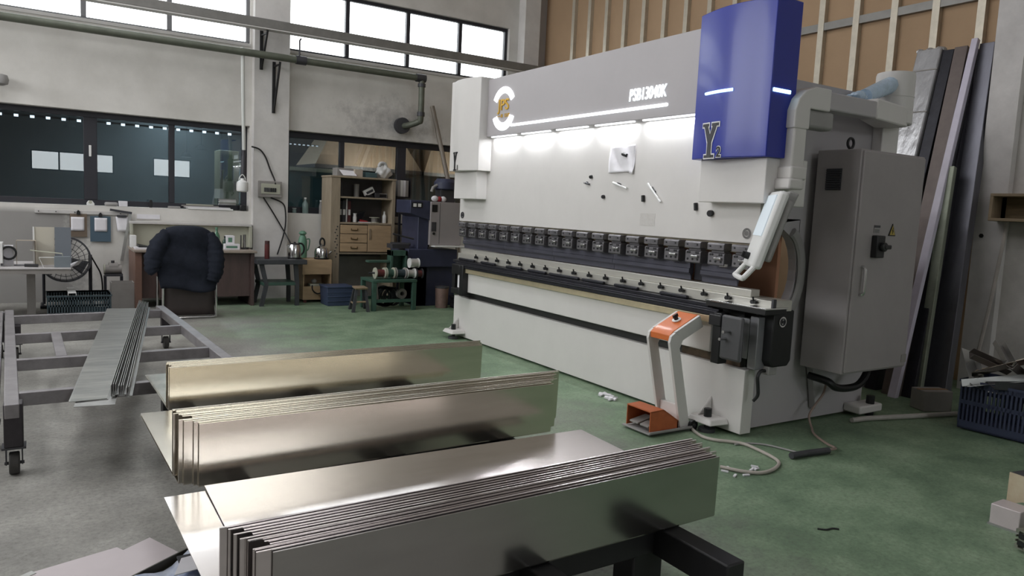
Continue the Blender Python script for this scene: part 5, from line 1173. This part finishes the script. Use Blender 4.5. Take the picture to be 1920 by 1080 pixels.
# ------------------------------------------------------------------ bookcase
t = thing('bookcase', 'tall pale wooden bookcase with open shelves over drawers', 'bookcase', (4.0,10.4,0))
BC = mat('pale_grey_wood', (154,140,120), .65, var=.15, scale=4, stretch=(6,6,1))
m = MB(); m.box(3.44,3.48,10.18,10.6,0,1.755); m.build('side_panel', BC, t, bev=.003); MB().box(3.48,3.575,10.18,10.2,.0,1.755).build('face_frame', BC, t, bev=.003); MB().box(4.36,4.41,10.18,10.6,0,1.755).build('side_panel', BC, t, bev=.003)
MB().box(3.43,4.42,10.17,10.6,1.74,1.765).build('top_board', BC, t, bev=.003); MB().box(3.48,4.36,10.58,10.6,.6,1.74).build('back_board', mat('dark_back_board', (96,92,94), .7, var=.1), t); MB().box(3.48,4.36,10.57,10.6,.0,.6).build('lower_back', STONEGREY, t)
for z in (1.455, 1.09, .66): MB().box(3.575,4.36,10.19,10.58,z,z+.024).build('shelf', BC, t, bev=.002)
MB().box(3.575,3.58,10.2,10.58,.684,1.74).build('partition', BC, t)
for i in range(3):
    z0 = .695+i*.13; d = MB().box(3.585,3.985,10.175,10.19,z0,z0+.122).build('drawer', WOODTAN, t, bev=.003)
    m = MB(); m.box(3.74,3.84,10.160,10.175,z0+.048,z0+.056); m.box(3.74,3.748,10.165,10.175,z0+.048,z0+.075); m.box(3.832,3.84,10.165,10.175,z0+.048,z0+.075); m.build('handle', mat('brass_pull', (120,98,66), .4, metal=.7), d)
d = MB().box(3.995,4.355,10.175,10.19,.695,1.083).build('door', WOODTAN, t, bev=.003); MB().box(4.01,4.04,10.165,10.175,.88,1.03).build('door_handle', WOODGREY, d)
m = MB()
for i in range(11): m.M = Matrix.Translation((3.525+.018*math.sin(i*2.1),10.178,.62+.043*i)) @ Matrix.Rotation(i*1.3, 4, 'Y'); m.box(-.012,.012,-.001,.001,-.004,.004); m.box(-.003,.003,-.001,.001,-.014,.012)
m.build('scribbled_marks', DARKGREY, t)
G = 'things on the bookcase shelves'
def sh(name, x0, x1, y0, y1, z0, z1, m, label, cat, bev=.004, g=G): return tag(MB().box(x0,x1,y0,y1,z0,z1).build(name, m, bev=bev), label, cat, g)
ZA, ZB = 1.4795, 1.1145
def can(x, y, z, r, h, m, label, cat='can', cap=None):
    t = thing('storage_can', label, cat, (x, y, z), 0, G); MB().lathe([(r,0),(r,h)], (x,y,z), 18).build('body', m, t); MB().lathe([(r*1.06,h-.012),(r*1.06,h+.006)], (x,y,z), 18).build('lid', cap or m, t)
can(3.66,10.4,ZA,.03,.19,DARKGREY,'dim tall tin at the end of the upper shelf'); can(3.89,10.4,ZA,.038,.18,GREYPL,'grey canister on the upper shelf',cap=STONEGREY)
t = thing('tilted_packet', 'white packet propped at a slant on the upper shelf', 'packet', (4.05,10.35,ZA), 0, G)
m = MB(); m.M = Matrix.Translation((4.055,10.34,1.565)) @ Matrix.Rotation(math.radians(-28), 4, 'Y'); m.box(-.08,.08,-.03,.03,-.045,.045); m.build('body', WHITEPL, t, bev=.01); m = MB(); m.M = Matrix.Translation((4.055,10.34,1.565)) @ Matrix.Rotation(math.radians(-28), 4, 'Y'); m.box(-.05,.06,-.032,-.03,-.02,.015); m.build('print', DARKGREY, t)
m = MB(); m.box(4.0,4.11,10.3,10.42,ZA,1.515); tag(m.build('black_block', BLACK), 'black block under the slanting white packet', 'block', G)
sh('black_box',4.14,4.21,10.3,10.42,ZA,1.55,DARKGREY,'small dark box on the upper shelf beside the packet','box')
t = thing('framed_tile', 'small framed black plaque leaning on the upper shelf', 'plaque', (4.28,10.35,ZA), 0, G); m = MB(); m.box(4.21,4.345,10.34,10.35,ZA,1.55); m.build('rim', STONEGREY, t); MB().box(4.222,4.333,10.335,10.34,1.492,1.538).build('face', BLACK, t)
for x0, x1, h, mm, lab in ((3.60,3.645,.30,BLACK,'black lever file standing at the end of the lower shelf'),(3.65,3.70,.31,DARKGREY,'dark grey file with white tag on the lower shelf'),(3.705,3.725,.33,WHITEPL,'thin white file standing on the lower shelf'),(3.73,3.775,.30,MAROON,'maroon file leaning by the white one on the lower shelf')):
    t = thing('file_binder', lab, 'file', ((x0+x1)/2,10.4,ZB), 0, 'files on the lower shelf'); MB().box(x0,x1,10.3,10.55,ZB,ZB+h).build('spine', mm, t, bev=.003); MB().box(x0+.008,x1-.006,10.298,10.3,ZB+.1,ZB+.18).build('tag', WHITEPL, t)
bottle(3.845,10.32,ZB,.13,.028,WHITEPL,'small white bottle on the lower shelf',G,neck=.8); bottle(4.305,10.33,ZB,.17,.030,WHITEPL,'tapering white bottle at the end of the lower shelf',G,neck=.4)
t = thing('desk_folder', 'dark folder leaning at a slant on the lower shelf', 'folder', (3.97,10.45,ZB), 0, G); m = MB(); m.prism([(3.88,ZB),(3.98,ZB),(4.07,1.285),(4.05,1.29),(3.90,1.24)], 'y', 10.46, 10.48); m.build('cover', DARKGREY, t); m = MB(); m.prism([(3.885,ZB+.005),(3.975,ZB+.005),(4.05,1.27),(3.91,1.23)], 'y', 10.455, 10.46); m.build('inner_page', BLACKSTEEL, t)
t = thing('red_stapler', 'red stapler lying on white paper on the lower shelf', 'stapler', (3.97,10.3,ZB), 0, G); MB().box(3.90,4.06,10.25,10.34,ZB,ZB+.01).build('paper', PAPER, t); MB().hexa([(3.91,10.27,ZB+.011),(4.03,10.27,ZB+.011),(4.03,10.31,ZB+.011),(3.91,10.31,ZB+.011)],[(3.91,10.275,ZB+.045),(4.02,10.275,ZB+.025),(4.02,10.305,ZB+.025),(3.91,10.305,ZB+.045)]).build('body', REDM, t)
t = thing('wire_spool', 'pale cardboard spool standing on the lower shelf', 'spool', (4.15,10.33,ZB), 0, G); MB().lathe([(.07,0),(.07,.01),(.04,.012),(.04,.07),(.075,.072),(.075,.082)], (4.15,10.33,ZB), 20).build('body', CREAM, t); MB().lathe([(.045,.015),(.045,.068)], (4.15,10.33,ZB), 18).build('wire', STONEGREY, t)
ZK = 1.766
t = thing('paper_box', 'pale box with a white sheet hanging over its front on the bookcase top', 'box', (3.7,10.35,ZK)); MB().box(3.56,3.80,10.3,10.5,ZK,1.88).build('body', STONEGREY, t, bev=.003); m = MB(); m.hexa([(3.62,10.21,1.772),(3.82,10.21,1.772),(3.80,10.29,1.84),(3.585,10.29,1.85)],[(3.62,10.205,1.776),(3.82,10.205,1.776),(3.80,10.285,1.845),(3.585,10.285,1.855)]); m.build('sheet', PAPER, t)
sh('beige_box',3.80,3.92,10.24,10.36,ZK,1.872,mat('beige_card', (176,164,150), .8),'small beige box on the bookcase top','box',g='things on the bookcase top'); sh('blue_tray',3.97,4.14,10.25,10.42,ZK,1.84,TEALPANEL,'shallow teal tray on the bookcase top','tray',g='things on the bookcase top')
t = thing('plastic_bag', 'crumpled white plastic bag on the end of the bookcase top', 'bag', (4.27,10.35,ZK)); 
def bagf(u, v):
    a = 2*PI*u; r = (.115*math.sin(PI*min(v*.9+.12, 1))**.6)*(1+.18*math.sin(3*a+5*v)+.1*math.sin(7*a-9*v)); return (4.27+r*math.cos(a), 10.34+r*.8*math.sin(a), ZK+.002+.20*v+.012*math.sin(5*a)*v)
MB().sheet(bagf, 28, 14).build('bag_skin', mat('milky_bag', (206,206,204), .35, bump=.6, bscale=25, spec=.6), t, ang=60); MB().tube([(4.20,10.34,1.94),(4.22,10.32,1.99),(4.29,10.32,1.985),(4.33,10.33,1.90),(4.36,10.31,1.83)], .022, 7).build('bag_handle', mat('milky_bag_fold', (196,196,194), .4), t)

# ------------------------------------------------------------------ stool, green spool bench, blue machine corner
t = thing('wooden_stool', 'small worn wooden stool beside the green bench', 'stool', (3.48,9.1,0))
MB().hexa([(3.385,9.0,.29),(3.55,9.0,.29),(3.60,9.26,.29),(3.44,9.26,.29)],[(3.38,8.99,.312),(3.555,8.99,.312),(3.605,9.27,.312),(3.435,9.27,.312)]).build('seat', WOODGREY, t, bev=.004)
for (bx, by), (tx, ty) in (((3.355,8.98),(3.41,9.03)),((3.555,8.98),(3.53,9.03)),((3.42,9.28),(3.46,9.23)),((3.63,9.28),(3.575,9.23))):
    m = MB(); m.hexa([(bx-.018,by-.018,0),(bx+.018,by-.018,0),(bx+.018,by+.018,0),(bx-.018,by+.018,0)],[(tx-.016,ty-.016,.29),(tx+.016,ty-.016,.29),(tx+.016,ty+.016,.29),(tx-.016,ty+.016,.29)]); m.build('leg', WOODDARK, t, smooth=False)
m = MB(); m.tube([(3.378,9.0,.13),(3.545,9.0,.13)], .013, 8); m.tube([(3.545,9.0,.10),(3.61,9.26,.10)], .012, 8); m.tube([(3.378,9.0,.10),(3.43,9.26,.10)], .012, 8); m.build('stretcher', WOODGREY, t)
t = thing('spool_bench', 'low dark green steel bench carrying wire spools', 'bench', (3.93,9.25,0))
MB().box(3.62,4.25,9.0,9.45,.375,.41).build('bench_top', GREENP, t, bev=.004)
for x, y in ((3.65,9.03),(4.215,9.03),(3.65,9.42),(4.215,9.42)): MB().box(x-.028,x+.028,y-.025,y+.025,0,.375).build('leg', GREENP, t, bev=.003)
m = MB(); m.box(3.68,4.19,9.02,9.05,.11,.15); m.box(3.68,4.19,9.40,9.43,.11,.15); m.build('stretcher', GREENP, t)
m = MB(); m.box(3.97,4.0,9.25,9.4,.41,.78); m.box(4.18,4.21,9.25,9.4,.41,.78); m.box(3.97,4.21,9.25,9.4,.71,.78); m.box(3.97,4.21,9.38,9.4,.41,.78); m.box(3.66,3.98,9.27,9.38,.615,.645); m.build('spool_rack', GREENP, t, bev=.003)
m = MB(); m.cyl((3.62,9.15,.49),(4.40,9.15,.49),.012,10); m.build('spool_rod', DARKGREY, t)
def spool(x, y, z, L, rf, rw, mf, mw, label):
    t = thing('wire_spool', label, 'spool', (x+L/2, y, z-rf), 0, 'wire spools on the green bench')
    MB().cyl((x,y,z),(x+.014,y,z),rf,20).build('flange', mf, t); MB().cyl((x+L-.014,y,z),(x+L,y,z),rf,20).build('flange', mf, t); MB().cyl((x+.014,y,z),(x+L-.014,y,z),rw,18).build('wire', mw, t)
zs = .412
spool(3.70,9.15,zs+.075,.14,.075,.05,CREAM,MAROON,'wire spool with brown wire at the end of the green bench'); spool(3.85,9.15,zs+.075,.12,.075,.052,CREAM,GREENP,'wire spool with dark green wire on the green bench')
spool(3.985,9.15,zs+.075,.15,.075,.05,STONEGREY,TEALPL,'wire spool with teal wire under the green rack'); spool(4.145,9.15,zs+.07,.13,.07,.05,WHITEPL,mat('silver_wire', (196,196,192), .4, metal=.5),'white spool of silver wire at the end of the spool row')
spool(4.20,9.17,zs+.14+.068,.135,.066,.06,WHITEPL,mat('silver_wire_full', (206,206,202), .4, metal=.4),'full white spool lying on top of the spool row')
spool(4.285,9.15,zs+.068,.10,.068,.045,DARKGREY,MAROON,'dark spool at the very end of the spool row')
t = thing('coil_bundle', 'dark tangle of cable and a round reel under the green bench', 'cable tangle', (3.95,9.3,0))
m = MB(); 
for i in range(7): m.ring((3.85+.03*i,9.28,.16+.01*math.sin(i*2)),'y',.13+.01*math.sin(i),.11,.03,20)
m.build('cable_coil', BLACKSTEEL, t); m = MB(); m.ring((4.12,9.22,.20),'y',.07,.03,.06,22); m.build('reel', STONEGREY, t)
tag(MB().sheet(lambda u, v: (3.665+.07*u+.01*math.sin(6*v), 9.1+.01*math.sin(5*u+8*v), .10+.27*v), 5, 8).build('hanging_rag', STONEGREY, thick=.006), 'grey rag hanging under the green bench', 'rag')
# blue column machine, grey control cabinet, clutter
t = thing('workshop_machine', 'navy blue upright machine with a white double switch', 'machine', (4.42,9.6,0))
MB().box(4.40,4.56,9.35,9.9,0,1.47).build('column', BLUEP, t, bev=.008); m = MB(); m.prism([(4.26,1.47),(4.56,1.47),(4.56,1.20),(4.40,1.24),(4.26,1.29)], 'y', 9.32, 9.8); m.build('head', BLUEP, t, bev=.008)
MB().box(4.28,4.44,9.312,9.32,1.37,1.44).build('switch_plate', BLACK, t); 
for x in (4.30,4.37): MB().box(x,x+.045,9.305,9.312,1.38,1.425).build('switch_button', WHITEPL, t)
MB().box(4.24,5.0,9.3,9.9,.55,.80).build('base_block', BLUEP, t, bev=.008); MB().box(4.4,5.0,9.35,9.9,0,.56).build('base_column', BLUEP, t, bev=.006)
m = MB(); m.tube([(4.05,9.4,1.0),(4.36,9.4,.935)], .012, 8); m.tube([(4.06,9.5,.86),(4.34,9.45,.86)], .02, 8); m.box(4.05,4.3,9.4,9.6,.80,.86); m.build('feed_lever', DARKGREY, t)
t = thing('control_unit', 'grey control cabinet with small display on the navy machine', 'control cabinet', (4.8,9.35,.85))
MB().box(4.56,5.05,9.30,9.55,.86,1.46).build('housing', CABGREY, t, bev=.006); MB().box(4.58,4.66,9.295,9.30,1.32,1.42).build('display', BLACK, t); MB().box(4.58,4.65,9.295,9.30,1.05,1.18).build('meter', DARKGREY, t); MB().cyl((4.615,9.285,1.02),(4.615,9.30,1.02),.018,12).build('dial', BLACK, t); MB().box(4.70,4.705,9.298,9.30,.88,1.45).build('door_seam', DARKGREY, t)
tag(MB().box(4.60,5.1,9.22,9.34,.835,.855).build('white_tray', WHITEPL, bev=.004), 'white tray under the grey control cabinet', 'tray')
t = thing('blue_drum', 'dark blue rounded tank standing on the grey control cabinet', 'tank', (4.86,9.45,1.47)); MB().lathe([(.13,1.63),(.16,1.65),(.16,1.74),(.12,1.79)], (4.86,9.48,0), 22).build('shell', BLUEP, t); MB().box(4.75,4.97,9.38,9.56,1.461,1.64).build('stand', DARKGREY, t); MB().tube([(4.72,9.44,1.70),(4.64,9.42,1.66),(4.62,9.42,1.60)], .02, 8).build('valve', GREYPL, t)
t = thing('red_white_rag', 'red and white rag bunched on the grey control cabinet', 'rag', (4.7,9.36,1.461)); MB().sphere((4.64,9.35,1.505), .045, (1.2,.8,.9)).build('white_fold', PAPER, t); MB().sphere((4.71,9.35,1.50), .042, (1,.8,.9)).build('red_fold', REDM, t); MB().sphere((4.77,9.35,1.502), .043, (1.1,.8,.9)).build('white_fold', PAPER, t)
t = thing('hanging_shelf', 'small dark wall shelf holding pale folders beside the bookcase', 'shelf', (4.55,10.6,1.6)); m = MB(); m.box(4.45,4.78,10.45,10.68,1.50,1.52); m.box(4.45,4.465,10.45,10.68,1.52,1.80); m.box(4.765,4.78,10.45,10.68,1.52,1.80); m.build('shelf_frame', BLACKSTEEL, t)
for i, mm in enumerate((GREYPL, WHITEPL, PAPER, STONEGREY)): tag(MB().box(4.57+i*.045,4.61+i*.045,10.47,10.66,1.5205,1.765).build('folder', mm, bev=.002), ['grey','white','bright white','dull grey'][i]+' folder upright in the small dark wall shelf', 'folder', 'folders in the wall shelf')
t = thing('parts_rack', 'dark steel rack with tools between bookcase and navy machine', 'rack', (4.6,10.3,0)); m = MB()
for x in (4.47,4.95):
    for y in (10.15,10.55): m.box(x-.015,x+.015,y-.015,y+.015,0,1.35)
m.build('upright', BLACKSTEEL, t)
for z in (.35,.75,1.1): MB().box(4.45,4.97,10.13,10.57,z,z+.02).build('rack_shelf', BLACKSTEEL, t)
m = MB(); m.cyl((4.55,10.3,1.12),(4.55,10.3,1.26),.03,12); tag(m.build('white_tube', WHITEPL), 'small white tube standing on the dark steel rack', 'tube')
for i, (x, z, r, h, mm, lab) in enumerate(((4.55,.77,.05,.14,STONEGREY,'grey pot on the middle board of the dark rack'),(4.70,.77,.06,.10,DARKGREY,'dark pot on the middle board of the dark rack'),(4.85,1.12,.05,.12,BLACKSTEEL,'black pot on the top board of the dark rack'))):
    t = thing('metal_pot', lab, 'pot', (x,10.3,z), 0, 'pots on the dark rack'); MB().lathe([(r*.8,0),(r,h)], (x,10.3,z), 16).build('body', mm, t); MB().lathe([(r*1.05,h),(r*1.05,h+.012)], (x,10.3,z), 16).build('lid', mm, t)
t = thing('dented_bin', 'pinkish grey tin bin at the foot of the navy machine', 'bin', (4.70,9.1,0)); MB().lathe([(.085,0),(.095,.29)], (4.70,9.15,0), 20).build('body', mat('rusty_tin', (140,116,108), .6, metal=.3, var=.2), t); MB().lathe([(.09,.27),(.098,.275),(.098,.295),(.09,.30)], (4.70,9.15,0), 20).build('rim', DARKGREY, t)
t = thing('dark_crate', 'low dark crate half hidden behind the machine end', 'crate', (4.95,8.9,0)); crate(t, Matrix.Translation((4.98,8.95,0)), .34, .30, .17, BLACKSTEEL)

# ------------------------------------------------------------------ light
def area(name, loc, rot, sx, sy, power, col=(1,1,1)):
    l = bpy.data.lights.new(name, 'AREA'); l.shape = 'RECTANGLE'; l.size = sx; l.size_y = sy; l.energy = power; l.color = col
    o = bpy.data.objects.new(name, l); COL.objects.link(o); o.location = loc; o.rotation_euler = rot; return o
def portal(name, loc, rot, sx, sy):
    o = area(name, loc, rot, sx, sy, 1); o.data.cycles.is_portal = True; return o
W = bpy.data.worlds.new('overcast'); SC.world = W; W.use_nodes = True
bg = W.node_tree.nodes['Background']; bg.inputs[0].default_value = (.97,.985,1,1); bg.inputs[1].default_value = SKY = 5.4
# openings: window wall (light travels -Y), ceiling, side wall, wall behind
portal('portal_clerestory', ((XL+XA)/2, WY+.35, (Z2+Z3)/2), (-PI/2,0,0), XA-XL, Z3-Z2)
portal('portal_clerestory', ((XB+XR)/2, WY+.35, (Z2+Z3)/2), (-PI/2,0,0), XR-XB, Z3-Z2)
for x in (-2.8, .8): portal('portal_roof', (x, 6.3, TOP+.2), (0,0,0), 1.2, 6.6)
portal('portal_side', (-5.85, 7.0, 4.15), (0,-PI/2,0), 2.5, 6.8)
portal('portal_back', (2.7, HY-.25, 2.52), (PI/2,0,0), 6.2, .8)
portal('portal_back', (4.25, HY-.25, 5.85), (PI/2,0,0), 7.9, 2.1)  # sky portal of the added high window
for x, y in ((-1.8,-2.0),(2.6,-2.4),(-2.0,-7.5),(2.8,-7.5)):  # fill lights of the added lamps behind the camera
    o = area('hall_lamp', (x, y, 5.99), (0,0,0), .5, .5, 16, (1,.97,.93)); o.data.shape = 'DISK'
# work lights under the header, each between two dividers
for i, (a, b) in enumerate(LAMPS):
    area('work_light', (3.778, (a+b)/2, 2.088), (0,math.radians(-4),0), .018, a-b-.09, 2.0, (.95,.97,1))
# added warm spots that make the tan reflection shapes glow
for x, y in ((4.75,12.6),(6.6,12.8)):
    l = bpy.data.lights.new('hood_lamp', 'SPOT'); l.energy = 110; l.color = (1,.84,.66); l.spot_size = math.radians(110); l.shadow_soft_size = .2
    o = bpy.data.objects.new('hood_lamp', l); COL.objects.link(o); o.location = (x, y-1.3, 2.0); o.rotation_euler = (math.radians(118),0,0)
area('far_room_lamp', (2, 12.6, 3.0), (0,0,0), .3, 3.0, 190, (.92,1,1))

# ------------------------------------------------------------------ camera
cam = bpy.data.cameras.new('camera'); co = bpy.data.objects.new('camera', cam); COL.objects.link(co)
cam.sensor_width = 36; cam.lens = 36*1387.5/1920; cam.clip_start = .05; cam.clip_end = 100
yaw, pitch, roll = math.radians(32.62), math.radians(6.027), math.radians(2.685)
f = Vector((math.sin(yaw)*math.cos(pitch), math.cos(yaw)*math.cos(pitch), -math.sin(pitch)))
r = Vector((math.cos(yaw), -math.sin(yaw), 0)); u = r.cross(f)
r2 = r*math.cos(roll)+u*math.sin(roll); u2 = -r*math.sin(roll)+u*math.cos(roll)
co.matrix_world = Matrix(((r2.x,u2.x,-f.x,0),(r2.y,u2.y,-f.y,0),(r2.z,u2.z,-f.z,1.4),(0,0,0,1)))
SC.camera = co
SC.view_settings.view_transform = 'Standard'; SC.view_settings.look = 'None'; SC.view_settings.gamma = 1; SC.view_settings.use_curve_mapping = False
SC.view_settings.exposure = 0.2
SC.cycles.use_denoising = True
SC.cycles.max_bounces = 10; SC.cycles.diffuse_bounces = 5; SC.cycles.transparent_max_bounces = 12
SC.cycles.sample_clamp_indirect = 6
